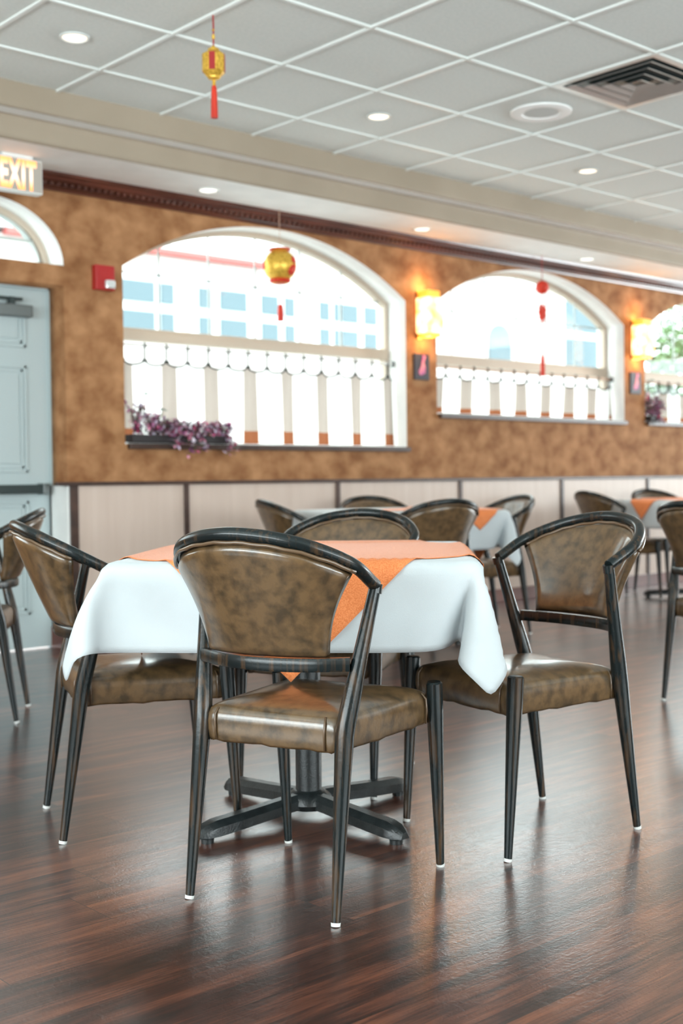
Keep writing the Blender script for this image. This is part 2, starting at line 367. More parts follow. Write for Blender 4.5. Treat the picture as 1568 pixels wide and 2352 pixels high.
for k, w in enumerate(WINS):
    pts = arch_pts(w['x0'], w['x1'], w['zb'], w['zs'], w['zt'])
    root = empty('window_%d' % (k+1 if k < 3 else 5), ((w['x0']+w['x1'])/2, YG, w['zb'])); tag(root, kind='structure')
    def rel(mb, name, m, bevel=0, root=root):
        o = mb.build(name, m, root, bevel=bevel); o.matrix_parent_inverse = root.matrix_world.inverted() if False else Matrix.Translation(-root.location); return o
    fb = bars(MB(), pts, YG-.03, YG+.03, .028); rel(fb, 'window_frame', M['winframe'])
    zb_ = 1.79
    rel(MB().box(w['x0']+.02, w['x1']-.02, YG-.045, YG+.03, zb_, zb_+.05).box(w['x0']+.02, w['x1']-.02, YG-.03, YG+.03, zb_+.05, zb_+.075), 'transom_bar', M['winframe'], .004)
    a = (w['x1']-w['x0'])/2; h = w['zt']-w['zs']; rad = (a*a+h*h)/(2*h); cx = (w['x0']+w['x1'])/2
    top = lambda x: w['zs']-(rad-h)+math.sqrt(max(0, rad*rad-(x-cx)**2))-.02
    mb = MB(); x = w['x0']+.385
    while x < w['x1']-.15: mb.box(x-.005, x+.005, YG-.006, YG+.004, zb_+.07, top(x)); x += .373
    mb.box(w['x0']+.02, w['x1']-.02, YG-.006, YG+.004, 2.195, 2.205)
    rel(mb, 'muntin', M['muntin'])
    # glass pane
    gp = MB(); n = len(pts); gp.add([(p[0], YG+y, p[1]) for y in (0, .004) for p in pts], [tuple(range(n)), tuple(range(n, 2*n))]+[(i, (i+1) % n, n+(i+1) % n, n+i) for i in range(n)])
    rel(gp, 'window_pane', M['glass'])
    rel(MB().box(w['x0'], w['x1'], YW+.01, YG-.03, w['zb'], w['zb']+.012), 'inner_sill', M['white'])
    rel(MB().box(w['x0']+.015, w['x1']+.01, YW-.03, YW+.012, w['zb']-.028, w['zb']+.004), 'sill_edge', M['darktrim'], .003)
# arched transom light over the door
pts = arch_pts(TRX0, TRX1, TRZ0, TRZ0, TRZ1, 30, True)
root = empty('window_4', (3.0, YG, TRZ0)); tag(root, kind='structure')
def relp(mb, name, m, root, bevel=0, smooth=False):
    o = mb.build(name, m, root, bevel=bevel, smooth=smooth); o.matrix_parent_inverse = Matrix.Translation(-root.location); return o
relp(bars(MB(), pts, YG-.05, YG+.03, .03), 'window_frame', M['winframe'], root)
relp(bars(MB(), [(3+(x-3)*.90, TRZ0+.012+(z-TRZ0)*.88) for x, z in pts], YG-.03, YG+.02, .006).box(TRX0+.05, TRX1-.05, YG-.03, YG+.02, 2.30, 2.307), 'muntin', M['muntin'], root)
n = len(pts); relp(MB().add([(p[0], YG+y, p[1]) for y in (0, .004) for p in pts], [tuple(range(n)), tuple(range(n, 2*n))]+[(i, (i+1) % n, n+(i+1) % n, n+i) for i in range(n)]), 'window_pane', M['glass'], root)

# six panel exit door, recessed in the wall
YD = YW+.185
dr = empty('door_1', (3.0, YD, 0)); tag(dr, kind='structure')
dl = MB().box(2.535, 3.435, YD, YD+.045, .008, 2.03)
relp(dl, 'door_leaf', M['door'], dr, .002)
pn = MB()
for x0, x1 in ((2.62, 2.93), (3.02, 3.295)):
    for z0, z1 in ((.20, .84), (1.0, 1.60), (1.70, 1.93)):
        for d, e in ((0, .010), (.022, .006)):
            pn.box(x0+d, x1-d, YD-e, YD+.004, z0+d, z0+d+.016); pn.box(x0+d, x1-d, YD-e, YD+.004, z1-d-.016, z1-d)
            pn.box(x0+d, x0+d+.016, YD-e, YD+.004, z0+d, z1-d); pn.box(x1-d-.016, x1-d, YD-e, YD+.004, z0+d, z1-d)
        pn.box(x0+.05, x1-.05, YD-.008, YD+.004, z0+.05, z1-.05)
relp(pn, 'door_panel', M['door'], dr, .0015)
relp(MB().box(2.50, 2.535, YD-.02, YD+.05, 0, 2.04).box(3.43, 3.44, YD-.02, YD+.05, .0, 2.04).box(2.5, 3.44, YD-.02, YD+.05, 2.03, 2.04), 'door_frame', M['door'], dr)
relp(MB().box(3.0, 3.315, YD-.065, YD-.005, 1.865, 1.932), 'door_closer', M['grey'], dr, .008)
relp(MB().box(2.90, 3.26, YD-.05, YD-.03, 1.955, 1.972).box(3.18, 3.21, YD-.06, YD-.02, 1.93, 1.972), 'closer_arm', M['blackbar'], dr, .002)
pb = relp(MB().box(2.58, 3.385, YD-.075, YD-.03, .882, .932), 'push_bar', M['blackbar'], dr, .006)
relp(MB().box(3.35, 3.39, YD-.08, YD, .876, .938).box(2.57, 2.62, YD-.08, YD, .876, .938), 'bar_bracket', M['grey'], dr, .006)

# ------------------------------------------------------------------ outside: pale building, ground, tree
M['facade'] = noise_mix(mat('pale pink stucco', (.8,.72,.68), .8), (.50,.44,.42), (.55,.49,.46), (.6,.6,.6), 3)
M['faceglass'] = mat('bluish window glass', (.12,.165,.185), .6, spec=.1)
M['whitewood'] = mat('white window trim outside', (.66,.69,.70), .6)
M['redroof'] = mat('faded red awning strip', (.40,.085,.075), .6)
YF = 24.0; F = 24.0/14
def fz(z): return .93+(z-.93)*F
M['ground'] = noise_mix(mat('pale pavement', (.55,.54,.52), .9), (.30,.30,.295), (.36,.36,.355), (2,2,2), 4)
tag(MB().box(-20, 70, YW+.6, 60, -.35, -.25).build('pavement', M['ground']), kind='structure')
bd = empty('apartment_building', (22, YF, -.25), 0, 'pale stucco building with white framed windows across the street', 'building')
def relb(mb, name, m, par=bd, smooth=False, bevel=0):
    o = mb.build(name, m, par, smooth=smooth, bevel=bevel); base = par.location if par == bd else Vector((0,0,0)); 
    o.matrix_parent_inverse = Matrix.Translation(-bd.location) if par == bd else Matrix.Identity(4); return o
relb(MB().box(11, 19.2, YF, YF+9, -.25, fz(4.02)).box(19.2, 34.2, YF, YF+9, -.25, fz(4.3)), 'wall', M['facade'])
relb(MB().box(12, fz(0)*0+18.9, YF-.25, YF, fz(4.0), fz(4.0)+.12), 'awning_strip', M['redroof'])
relb(MB().box(10.9, 19.2, YF-.2, YF+9, fz(4.02)+.1, fz(4.02)+.2).box(19.1, 34.4, YF-.2, YF+9, fz(4.3), fz(4.3)+.15), 'roof', M['whitewood'])
wins = [(8.60,9.15),(9.26,9.46),(9.88,10.08),(10.24,10.70),(10.97,11.27),(11.40,11.58),(12.07,12.26),(12.36,12.46),(12.52,12.84),(12.97,13.24),(17.95,18.9)]
for a, b in wins:
    z0, z1 = (2.95, 3.62) if a < 17 else (2.95, 4.15)
    fr = MB(); A, B, Z0, Z1 = a*F-.1, b*F+.1, fz(z0)-.1, fz(z1)+.1
    fr.box(A-.1, B+.1, YF-.06-.003*wins.index((a, b)), YF+.02, Z0-.1, Z1+.1)
    zm = (Z0+Z1)/2
    f_ = relb(fr, 'window', M['whitewood'])
    p = MB().box(a*F, b*F, YF-.115 , YF-.05, fz(z0), zm-.11).box(a*F, b*F, YF-.115, YF-.05, zm+.11, fz(z1)); relb(p, 'pane', M['faceglass'], f_)
# round topped niche window
cxn, rn = 16.2*F, .29*F
pp = [(cxn-rn, fz(2.9)), (cxn+rn, fz(2.9))]+[(cxn+rn*math.cos(PI*k/16), fz(3.3)+rn*math.sin(PI*k/16)) for k in range(17)]
n = len(pp); f_ = relb(MB().add([(x, y, z) for y in (YF-.05, YF+.01) for x, z in pp], [tuple(range(n)), tuple(range(n, 2*n))]+[(i, (i+1) % n, n+(i+1) % n, n+i) for i in range(n)]), 'arched_window', M['faceglass'])
# tree right of the building
M['foliage'] = noise_mix(mat('light green foliage', (.2,.45,.12), .7), (.035,.11,.03), (.14,.26,.10), (3,3,3), 3)
M['bark'] = mat('bark', (.2,.14,.1), .9)
tr = empty('street_tree', (39.3, 26, -.25), 0, 'leafy green tree beyond the farthest arched window', 'tree')
MB().tube([(0,0,0),(.1,0,2.5),(0,.1,5)], [.3,.22,.12], 10).build('trunk', M['bark'], tr, smooth=True)
lf = MB()
for i in range(3800):
    u = Vector((random.gauss(0,1), random.gauss(0,1), random.gauss(0,1))).normalized()*(random.random()**.45)
    c = Vector((u.x*2.6, u.y*2.4, 5.2+u.z*3.2)); a = Vector((random.gauss(0,1), random.gauss(0,1), random.gauss(0,1))).normalized(); b = a.orthogonal().normalized(); s_ = random.uniform(.10,.22)
    lf.add([c-a*s_, c+b*s_*.5, c+a*s_, c-b*s_*.5], [(0,1,2,3)])
tag(lf.build('foliage', M['foliage'], tr), kind='stuff')

# ------------------------------------------------------------------ chair
def rail_curve(n=10):
    return catmull([(-.222,-.103,.706),(-.216,-.205,.760),(-.135,-.290,.805),(0,-.322,.823),(.135,-.290,.805),(.216,-.205,.760),(.222,-.103,.706)], n)
def make_chair():
    t = empty('armchair')
    rc = rail_curve(10)
    # top rail (bent arm and back rail in one)
    MB().tube(rc, .0145, 18).build('top_rail', M['frame'], t, smooth=True)
    for s in (-1, 1):
        a, b, c = Vector((s*.188,-.231,.005)), Vector((s*.184,-.176,.400)), Vector((s*.222,-.103,.700))
        pts = [a.lerp(b, k/5) for k in range(5)]+[b-(b-a).normalized()*.012, b+(c-b).normalized()*.015]+[b.lerp(c, k/5) for k in range(1, 6)]
        rad = [.0100+(.0212-.0100)*(k/5) for k in range(5)]+[.0212, .0212]+[.0206, .0182, .0162, .0146, .0135]
        l = MB().tube(pts, rad, 16).tube([c+Vector((0,0,-.012)), c+Vector((s*.001,.004,.008))], [.0145,.0145], 14).build('leg', M['frame'], t, smooth=True)
        MB().tube([(s*.1885,-.2325,0),(s*.188,-.231,.0075)], [.0100,.0107], 14).build('foot_glide', M['foot'], l, smooth=True)
        a, b = Vector((s*.215,.231,.005)), Vector((s*.216,.203,.447))
        pts = [a.lerp(b, k/8) for k in range(9)]; rad = [.0098+(.0205-.0098)*min(1, k/7) for k in range(9)]
        l = MB().tube(pts+[b+Vector((0,-.0003,.004))], rad+[.0165], 16).build('leg', M['frame'], t, smooth=True)
        MB().tube([(s*.215,.2325,0),(s*.215,.231,.0075)], [.0098,.0105], 14).build('foot_glide', M['foot'], l, smooth=True)
    # cross rail under the back, bowed backwards
    cr = catmull([(-.190,-.160,.540),(-.10,-.200,.538),(0,-.213,.537),(.10,-.200,.538),(.190,-.160,.540)], 6)
    mb = MB(); n = len(cr); vs = []
    for i, p in enumerate(cr):
        tn = (cr[min(i+1,n-1)]-cr[max(i-1,0)]).normalized(); nn = Vector((-tn.y, tn.x, 0))
        for dy, dz in ((-.008,-.0145),(.008,-.0145),(.0105,-.010),(.0105,.010),(.008,.0145),(-.008,.0145),(-.0105,.010),(-.0105,-.010)): vs.append(p+nn*dy+Vector((0,0,dz)))
    mb.add(vs, [(i*8+k, i*8+(k+1)%8, (i+1)*8+(k+1)%8, (i+1)*8+k) for i in range(n-1) for k in range(8)]+[tuple(range(8))[::-1], tuple((n-1)*8+k for k in range(8))])
    mb.build('cross_rail', M['frame'], t, smooth=True)
    # padded backrest following the rail at the top and the cross rail at the bottom
    NU, NV = 30, 22
    rs = rail_curve(24); L = [0]
    for i in range(1, len(rs)): L.append(L[-1]+(rs[i]-rs[i-1]).length)
    def rail_at(u):   # u in 0..1 by length
        q = u*L[-1]
        for i in range(1, len(L)):
            if L[i] >= q: f = (q-L[i-1])/(L[i]-L[i-1]); return rs[i-1].lerp(rs[i], f)
        return rs[-1]
    def mid(u, v):    # u 0..1 left-right, v 0..1 bottom-top
        topp = rail_at(.138+.724*u)+Vector((0,0,-.019))
        x = -.153+.306*u; bot = Vector((x, -.215+.034*(x/.153)**2, .554))
        p = bot.lerp(topp, v); w = math.sin(PI*v)
        e = (2*u-1)
        p.x -= .016*w*e**3            # slightly waisted sides
        return p
    outer, inner = [], []
    for j in range(NV+1):
        for i in range(NU+1):
            u, v = i/NU, j/NV; p = mid(u, v); e = 1e-3
            du = mid(min(1,u+e), v)-mid(max(0,u-e), v); dv = mid(u, min(1,v+e))-mid(u, max(0,v-e))
            nn = du.cross(dv).normalized()     # points forward (+y) or back
            if nn.y > 0: nn = -nn
            ed = min(u, 1-u)*.36; ev = min(v, 1-v)*.26; d = min(ed, ev)
            th = .017*math.sqrt(max(0, 1-(1-min(1, d/.017))**2)) if d < .017 else .017
            puff = .006*math.sin(PI*u)**.7*math.sin(PI*v)**.7
            outer.append(p+nn*(th*.62+puff*.6)); inner.append(p-nn*(th+puff))
    mb = MB(); W_ = NU+1; fs = [(j*W_+i, j*W_+i+1, (j+1)*W_+i+1, (j+1)*W_+i) for j in range(NV) for i in range(NU)]
    K = len(outer); fs2 = [tuple(q+K for q in f)[::-1] for f in fs]
    rim = [j for j in range(W_)]+[j*W_+NU for j in range(1, NV+1)]+[NV*W_+i for i in range(NU-1, -1, -1)]+[j*W_ for j in range(NV-1, 0, -1)]
    fr = [(rim[i], rim[(i+1)%len(rim)], rim[(i+1)%len(rim)]+K, rim[i]+K) for i in range(len(rim))]
    mb.add(outer+inner, fs+fs2+fr); bk = mb.build('backrest', M['leather'], t, smooth='all')
    bm = bmesh.new(); bm.from_mesh(bk.data); bmesh.ops.remove_doubles(bm, verts=bm.verts, dist=2e-4); bm.to_mesh(bk.data); bm.free()
    for off, dz in ((-.011, -.0175), (.013, -.0165)):       # welts on both faces below the rail
        pts = []
        for k in range(33):
            u = .142+.716*k/32; p = rail_at(u); q = rail_at(min(1, u+.01)); tn = q-p; nn = Vector((tn.y, -tn.x, 0)).normalized()
            pts.append(p+nn*(-off)+Vector((0, 0, dz-.001*math.sin(k*1.7))))
        MB().tube(pts, .0042, 8).build('piping', M['welt'], bk, smooth='all')
    # seat: domed upholstered pad notched between the four legs
    def outline(s, grow=0):
        pts = []
        yb, yf, wb, wf_ = -.184, .212, .171, .201
        cor = [(-wb, yb), (wb, yb), (wf_, yf), (-wf_, yf)]; r = .022
        n = 4
        for q in range(4):
            p = Vector(cor[q]); a = Vector(cor[q-1]); b = Vector(cor[(q+1)%4])
            da = (a-p).normalized(); db = (b-p).normalized()
            m = 12
            for k in range(7):
                w = k/6; pts.append((p+da*r*(1-w)**2+db*r*w**2))
            for k in range(1, m): pts.append((p+db*r).lerp(b-db*r, k/m))
        cx, cy = 0, .015; out = []
        for i, p in enumerate(pts):
            bulge = 1
            out.append(Vector((cx+(p.x-cx)*s, cy+(p.y-cy)*s)))
        return out
    rings = []
    spec = [(.90,.352,0),(.985,.350,0),(.998,.356,0),(1.012,.375,1),(1.014,.395,1),(1.004,.410,1),(.98,.4215,0),(.94,.4285,0),(.86,.4355,0),(.74,.441,0),(.58,.4455,0),(.40,.4485,0),(.2,.4495,0)]
    for s, z, q in spec:
        o_ = outline(s)
        rings.append([Vector((p.x, p.y, z+(.0025*math.sin(i*1.9)*math.sin(i*.7) if z < .36 else 0))) for i, p in enumerate(o_)])
    n = len(rings[0]); vs = [p for r_ in rings for p in r_]+[Vector((0,.015,.450)), Vector((0,.015,.356))]
    fs = [(a*n+k, a*n+(k+1)%n, (a+1)*n+(k+1)%n, (a+1)*n+k) for a in range(len(rings)-1) for k in range(n)]
    top = len(vs)-2; fs += [((len(rings)-1)*n+k, (len(rings)-1)*n+(k+1)%n, top) for k in range(n)]+[((k+1)%n, k, top+1) for k in range(n)]
    st = MB().add(vs, fs).build('seat', M['leather'], t, smooth='all')
    for sx in (-1, 1):
        for yb, w in ((-.184, .171), (.212, .201)):
            d = 1 if yb < 0 else -1
            # short vertical welts where the cover wraps round the legs
            MB().tube([(sx*(w-.030), yb-d*.0035, .354), (sx*(w-.030), yb-d*.0065, .385), (sx*(w-.029), yb-d*.004, .412), (sx*(w-.032), yb+d*.006, .425)], .0024, 6).build('piping', M['welt'], st, smooth='all')
            MB().tube([(sx*(w+.0035), yb+d*.032, .354), (sx*(w+.0065), yb+d*.032, .385), (sx*(w+.004), yb+d*.031, .412), (sx*(w-.006), yb+d*.034, .425)], .0024, 6).build('piping', M['welt'], st, smooth='all')
    return t
proto = make_chair(); used = [False]
def place_chair(x, y, deg, label, group=None):
    o = proto if not used[0] else copy_tree(proto)
    used[0] = True
    o.location = (x, y, 0); o.rotation_euler = (0, 0, R(deg-90)); tag(o, label, 'chair', group); return o
GF, GM, GR = 'armchairs round the nearest table', 'armchairs round the middle background table', 'armchairs round the right background table'
place_chair(1.837, 2.166, 18.9, 'brown leather armchair seen from behind, nearest of all the chairs', GF)
place_chair(2.535, 2.121, 170.1, 'brown leather armchair right of the nearest table, glare on its inner back', GF)
place_chair(1.845, 2.932, -22, 'brown leather armchair left of the nearest table, its seat partly under the hanging cloth', GF)
place_chair(2.54, 2.90, 208, 'brown armchair on the far side of the nearest table, only its arched back showing', GF)
place_chair(2.145, 4.703, 146, 'dark brown armchair cut off by the left edge, in front of the white door')
place_chair(4.49, 5.25, -22, 'brown armchair at the left side of the middle background table, seen from its outer back', GM)
place_chair(5.58, 4.99, 162, 'brown armchair right of the middle background table, bright glare filling its inner back', GM)
place_chair(5.27, 5.49, 248, 'brown armchair behind the middle background table, only its arched rail showing', GM)
place_chair(4.63, 4.56, 75, 'nearly black backed armchair on the near side of the middle background table', GM)
place_chair(7.87, 5.62, -19, 'brown armchair at the left side of the right background table, seen from its outer back', GR)
place_chair(8.56, 5.60, 252, 'brown armchair between the right background table and the wall, only its arched rail showing', GR)
place_chair(4.60, 2.70, -8, 'brown armchair cut off by the right edge of the photo, on the bright floor')

# ------------------------------------------------------------------ tables with cloth
# cloth surface, 41 by 41 points, in half millimetres
CLOTH_POINTS = (
-1066,-1001,-555,-1039,-1042,-509,-1014,-1082,-462,-986,-1122,-416,-925,-1100,-399,-907,-1036,-406,-914,-970,-414,-857,-936,-417,-791,-926,-418,-724,-922,-419,-657,-920,-420,-591,-918,-421,-524,-917,-422,-457,-917,-422,-390,-917,-423,-323,-918,-423,-256,-919,-423,-189,-921,-423,-122,-922,-423,-56,-923,-423,
11,-924,-423,78,-925,-423,145,-926,-423,212,-928,-423,279,-929,-423,346,-930,-423,412,-931,-423,479,-931,-423,546,-930,-422,613,-924,-421,678,-911,-419,736,-879,-411,776,-827,-396,807,-771,-378,827,-828,-406,812,-887,-432,790,-945,-457,810,-999,-491,858,-1012,-535,904,-999,-582,
946,-977,-629,-1091,-962,-507,-1063,-1002,-460,-1036,-1042,-414,-1007,-1080,-368,-948,-1086,-337,-913,-1029,-340,-915,-963,-348,-856,-931,-350,-790,-922,-352,-724,-918,-352,-657,-915,-353,-590,-912,-354,-523,-912,-355,-456,-914,-355,-390,-916,-356,-323,-919,-356,-256,-920,-356,-189,-921,-356,-122,-922,-357,
-56,-923,-357,11,-924,-357,78,-925,-357,145,-926,-357,212,-927,-357,279,-928,-357,346,-930,-356,412,-932,-356,479,-935,-356,546,-937,-356,613,-935,-355,679,-926,-354,740,-901,-348,778,-848,-333,818,-797,-318,832,-856,-346,809,-913,-371,811,-973,-400,854,-1003,-441,902,-995,-488,
945,-976,-535,987,-953,-582,-1109,-920,-459,-1085,-961,-412,-1055,-999,-366,-1023,-1036,-321,-974,-1060,-282,-920,-1022,-274,-916,-956,-281,-856,-927,-284,-790,-918,-285,-723,-913,-286,-656,-909,-287,-590,-910,-287,-523,-915,-288,-456,-920,-289,-390,-923,-289,-323,-923,-289,-256,-923,-290,-189,-923,-290,
-122,-923,-290,-55,-923,-290,11,-924,-290,78,-924,-290,145,-925,-290,212,-925,-290,279,-926,-290,346,-927,-290,412,-929,-290,479,-932,-289,546,-937,-289,612,-941,-289,679,-938,-288,744,-921,-285,790,-875,-273,829,-823,-257,835,-883,-285,817,-942,-311,850,-988,-348,899,-990,-393,
943,-972,-440,984,-949,-487,1023,-922,-535,-1058,-884,-436,-1067,-908,-375,-1057,-949,-323,-1034,-989,-275,-997,-1024,-231,-935,-1014,-209,-916,-950,-215,-856,-922,-217,-789,-914,-218,-723,-908,-219,-656,-912,-220,-590,-920,-221,-523,-925,-222,-456,-927,-222,-390,-927,-223,-323,-926,-223,-256,-925,-223,
-189,-924,-223,-122,-923,-223,-55,-923,-223,11,-923,-223,78,-924,-223,145,-924,-223,212,-925,-223,279,-925,-223,346,-926,-223,412,-927,-223,479,-928,-223,546,-931,-222,613,-936,-222,679,-945,-221,745,-937,-220,801,-901,-212,840,-850,-197,831,-910,-224,847,-966,-256,895,-983,-299,
939,-966,-346,981,-944,-393,1016,-913,-441,1037,-874,-491,-992,-883,-426,-1005,-889,-361,-1016,-903,-296,-1016,-936,-238,-1006,-975,-185,-957,-1002,-148,-912,-953,-148,-855,-918,-150,-789,-909,-152,-723,-916,-153,-657,-926,-155,-590,-930,-155,-523,-930,-156,-456,-929,-156,-389,-927,-156,-323,-925,-156,
-256,-924,-156,-189,-924,-156,-122,-923,-156,-55,-923,-156,11,-923,-156,78,-923,-156,145,-923,-156,212,-924,-156,279,-925,-156,346,-925,-156,412,-926,-156,479,-927,-156,546,-928,-156,613,-931,-155,679,-936,-155,745,-948,-154,808,-926,-151,853,-878,-138,848,-938,-166,889,-974,-205,
934,-956,-252,976,-936,-299,1005,-900,-348,1013,-860,-400,984,-848,-459,-927,-877,-413,-941,-876,-347,-954,-881,-282,-960,-904,-220,-966,-929,-158,-971,-959,-99,-906,-958,-82,-856,-915,-84,-789,-919,-86,-723,-931,-88,-656,-932,-88,-590,-932,-89,-523,-930,-89,-456,-927,-89,-389,-926,-89,
-323,-925,-89,-256,-924,-89,-189,-923,-89,-122,-923,-89,-55,-922,-89,11,-922,-89,78,-923,-89,145,-923,-89,212,-924,-89,279,-925,-89,346,-925,-89,412,-926,-89,479,-927,-89,546,-928,-89,613,-929,-89,680,-931,-89,746,-936,-88,812,-947,-87,864,-907,-78,882,-959,-112,
928,-948,-158,970,-926,-205,986,-886,-256,982,-849,-312,953,-861,-371,933,-881,-431,-862,-869,-399,-876,-869,-333,-891,-865,-269,-894,-901,-213,-901,-919,-148,-912,-936,-84,-923,-941,-16,-856,-934,-18,-789,-933,-20,-723,-931,-21,-656,-929,-21,-589,-928,-22,-523,-928,-22,-456,-927,-22,
-389,-927,-22,-323,-927,-22,-256,-927,-22,-189,-928,-22,-122,-928,-22,-55,-928,-22,12,-928,-22,78,-928,-22,145,-928,-22,212,-928,-22,279,-928,-22,345,-929,-22,412,-929,-22,479,-930,-22,546,-930,-22,613,-931,-21,679,-933,-21,746,-934,-20,814,-936,-20,883,-938,-17,
903,-907,-76,957,-908,-113,951,-872,-169,933,-854,-231,918,-858,-296,913,-906,-342,888,-921,-403,-800,-847,-386,-814,-848,-320,-828,-849,-255,-850,-855,-192,-874,-861,-130,-918,-870,-78,-923,-875,-6,-861,-878,22,-791,-877,16,-724,-876,18,-657,-876,19,-590,-876,20,-523,-876,20,
-456,-876,20,-389,-876,21,-323,-876,20,-256,-876,20,-189,-876,20,-122,-876,20,-55,-876,20,12,-876,20,78,-876,20,145,-876,20,212,-876,20,279,-876,20,346,-876,20,413,-877,19,480,-877,19,546,-877,18,613,-877,18,680,-878,17,747,-878,16,814,-879,15,
885,-881,19,938,-880,-22,906,-875,-87,887,-873,-151,870,-870,-215,854,-867,-280,874,-851,-342,861,-860,-407,-838,-793,-392,-848,-791,-326,-859,-791,-261,-873,-792,-195,-887,-795,-130,-921,-803,-73,-920,-808,-5,-859,-810,23,-791,-810,8,-724,-810,8,-657,-810,8,-590,-810,8,
-523,-810,8,-456,-810,8,-389,-810,8,-323,-810,8,-256,-810,8,-189,-810,8,-122,-810,7,-55,-810,7,12,-810,6,78,-810,6,145,-810,6,212,-810,6,279,-810,6,346,-810,7,413,-810,7,480,-810,8,546,-811,8,613,-811,8,680,-811,8,747,-811,8,
814,-811,8,882,-811,14,936,-811,-24,912,-809,-88,909,-809,-154,883,-804,-216,860,-800,-278,836,-796,-341,831,-800,-407,-873,-736,-399,-887,-737,-333,-900,-738,-268,-912,-739,-202,-924,-740,-136,-934,-738,-70,-919,-741,-5,-857,-743,21,-791,-743,9,-724,-743,8,-657,-743,8,
-590,-743,8,-523,-743,8,-456,-743,8,-389,-743,8,-323,-743,8,-256,-743,8,-189,-743,8,-122,-743,7,-55,-743,6,12,-743,6,79,-743,6,145,-743,6,212,-743,6,279,-743,6,346,-744,6,413,-744,7,480,-744,8,547,-744,8,613,-744,8,680,-744,8,
747,-744,8,814,-744,8,881,-744,14,937,-744,-23,921,-743,-89,915,-743,-156,910,-743,-222,890,-741,-286,868,-738,-349,846,-735,-412,-896,-673,-402,-907,-674,-336,-918,-674,-270,-927,-674,-204,-930,-673,-138,-919,-674,-72,-918,-675,-5,-856,-676,21,-790,-676,9,-724,-676,8,
-657,-676,8,-590,-676,8,-523,-676,8,-456,-676,8,-389,-676,8,-322,-676,8,-256,-676,8,-189,-676,8,-122,-676,7,-55,-676,6,12,-676,6,79,-677,6,145,-677,6,212,-677,6,279,-677,6,346,-677,6,413,-677,7,480,-677,8,547,-677,8,613,-677,8,
680,-677,8,747,-677,8,814,-677,8,881,-677,15,935,-677,-24,934,-677,-91,922,-677,-157,917,-677,-223,909,-677,-290,893,-676,-355,875,-675,-419,-907,-608,-404,-917,-608,-338,-925,-608,-271,-922,-607,-205,-921,-607,-138,-928,-608,-71,-919,-608,-5,-856,-609,21,-790,-609,8,
-723,-609,8,-657,-609,8,-590,-609,8,-523,-609,8,-456,-609,8,-389,-609,8,-322,-609,8,-256,-609,8,-189,-610,8,-122,-610,7,-55,-610,7,12,-610,6,79,-610,6,146,-610,6,212,-610,6,279,-610,6,346,-610,7,413,-610,7,480,-610,8,547,-610,8,
613,-610,8,680,-610,8,747,-610,8,814,-610,8,881,-610,16,934,-610,-24,934,-610,-92,932,-611,-158,923,-611,-225,916,-611,-291,906,-611,-357,892,-610,-422,-914,-541,-405,-922,-541,-339,-923,-541,-272,-928,-541,-205,-931,-541,-138,-922,-541,-72,-917,-541,-5,-856,-542,21,
-790,-542,8,-723,-542,8,-656,-542,8,-590,-543,8,-523,-543,8,-456,-543,8,-389,-543,8,-322,-543,8,-255,-543,8,-189,-543,8,-122,-543,8,-55,-543,7,12,-543,7,79,-543,7,146,-543,7,212,-543,7,279,-543,7,346,-543,7,413,-543,8,480,-543,8,
547,-543,8,613,-543,8,680,-543,8,747,-543,8,814,-543,8,881,-544,16,933,-543,-25,933,-543,-92,932,-544,-159,928,-544,-225,921,-544,-292,913,-544,-358,902,-544,-424,-917,-474,-405,-923,-474,-339,-927,-474,-272,-929,-474,-205,-922,-475,-139,-923,-475,-72,-917,-475,-5,
-856,-475,22,-790,-475,8,-723,-476,8,-656,-476,8,-590,-476,8,-523,-476,8,-456,-476,8,-389,-476,8,-322,-476,8,-255,-476,8,-189,-476,8,-122,-476,8,-55,-476,8,12,-476,8,79,-476,8,146,-476,8,212,-476,8,279,-476,8,346,-476,8,413,-476,8,
480,-476,8,547,-476,8,613,-476,8,680,-477,8,747,-477,8,814,-477,8,880,-477,17,933,-476,-25,932,-477,-92,931,-477,-159,929,-477,-226,924,-477,-292,917,-478,-359,908,-478,-425,-919,-408,-406,-924,-407,-339,-927,-407,-272,-922,-408,-206,-922,-408,-139,-923,-408,-72,
-917,-408,-5,-856,-408,22,-790,-409,8,-723,-409,7,-656,-409,7,-589,-409,7,-523,-409,7,-456,-409,8,-389,-409,7,-322,-409,8,-255,-409,8,-188,-409,8,-122,-409,8,-55,-409,8,12,-409,8,79,-409,8,146,-409,8,213,-409,8,279,-409,8,346,-409,8,
413,-409,8,480,-410,8,547,-410,8,613,-410,8,680,-410,7,747,-410,7,814,-410,7,880,-410,17,932,-410,-26,931,-410,-93,930,-410,-159,929,-410,-226,925,-411,-293,920,-411,-359,912,-411,-426,-919,-341,-406,-924,-341,-339,-922,-341,-273,-921,-341,-206,-923,-341,-139,
-923,-341,-72,-917,-341,-5,-855,-342,22,-790,-342,8,-723,-342,7,-656,-342,7,-589,-342,6,-523,-342,6,-456,-342,7,-389,-342,7,-322,-342,7,-255,-342,8,-188,-342,8,-122,-342,8,-55,-342,8,12,-342,8,79,-342,8,146,-342,8,213,-343,8,279,-343,8,
346,-343,8,413,-343,8,480,-343,8,547,-343,8,613,-343,7,680,-343,7,747,-343,7,814,-343,7,880,-343,17,932,-343,-26,930,-343,-93,929,-343,-160,928,-344,-226,926,-344,-293,921,-344,-360,915,-344,-426,-919,-274,-406,-922,-274,-339,-921,-274,-273,-922,-274,-206,
-923,-274,-139,-923,-274,-72,-917,-275,-5,-855,-275,22,-790,-275,8,-723,-275,6,-656,-275,6,-589,-275,6,-522,-275,6,-456,-275,6,-389,-275,6,-322,-275,7,-255,-275,7,-188,-276,8,-122,-276,8,-55,-276,8,12,-276,8,79,-276,8,146,-276,8,213,-276,8,
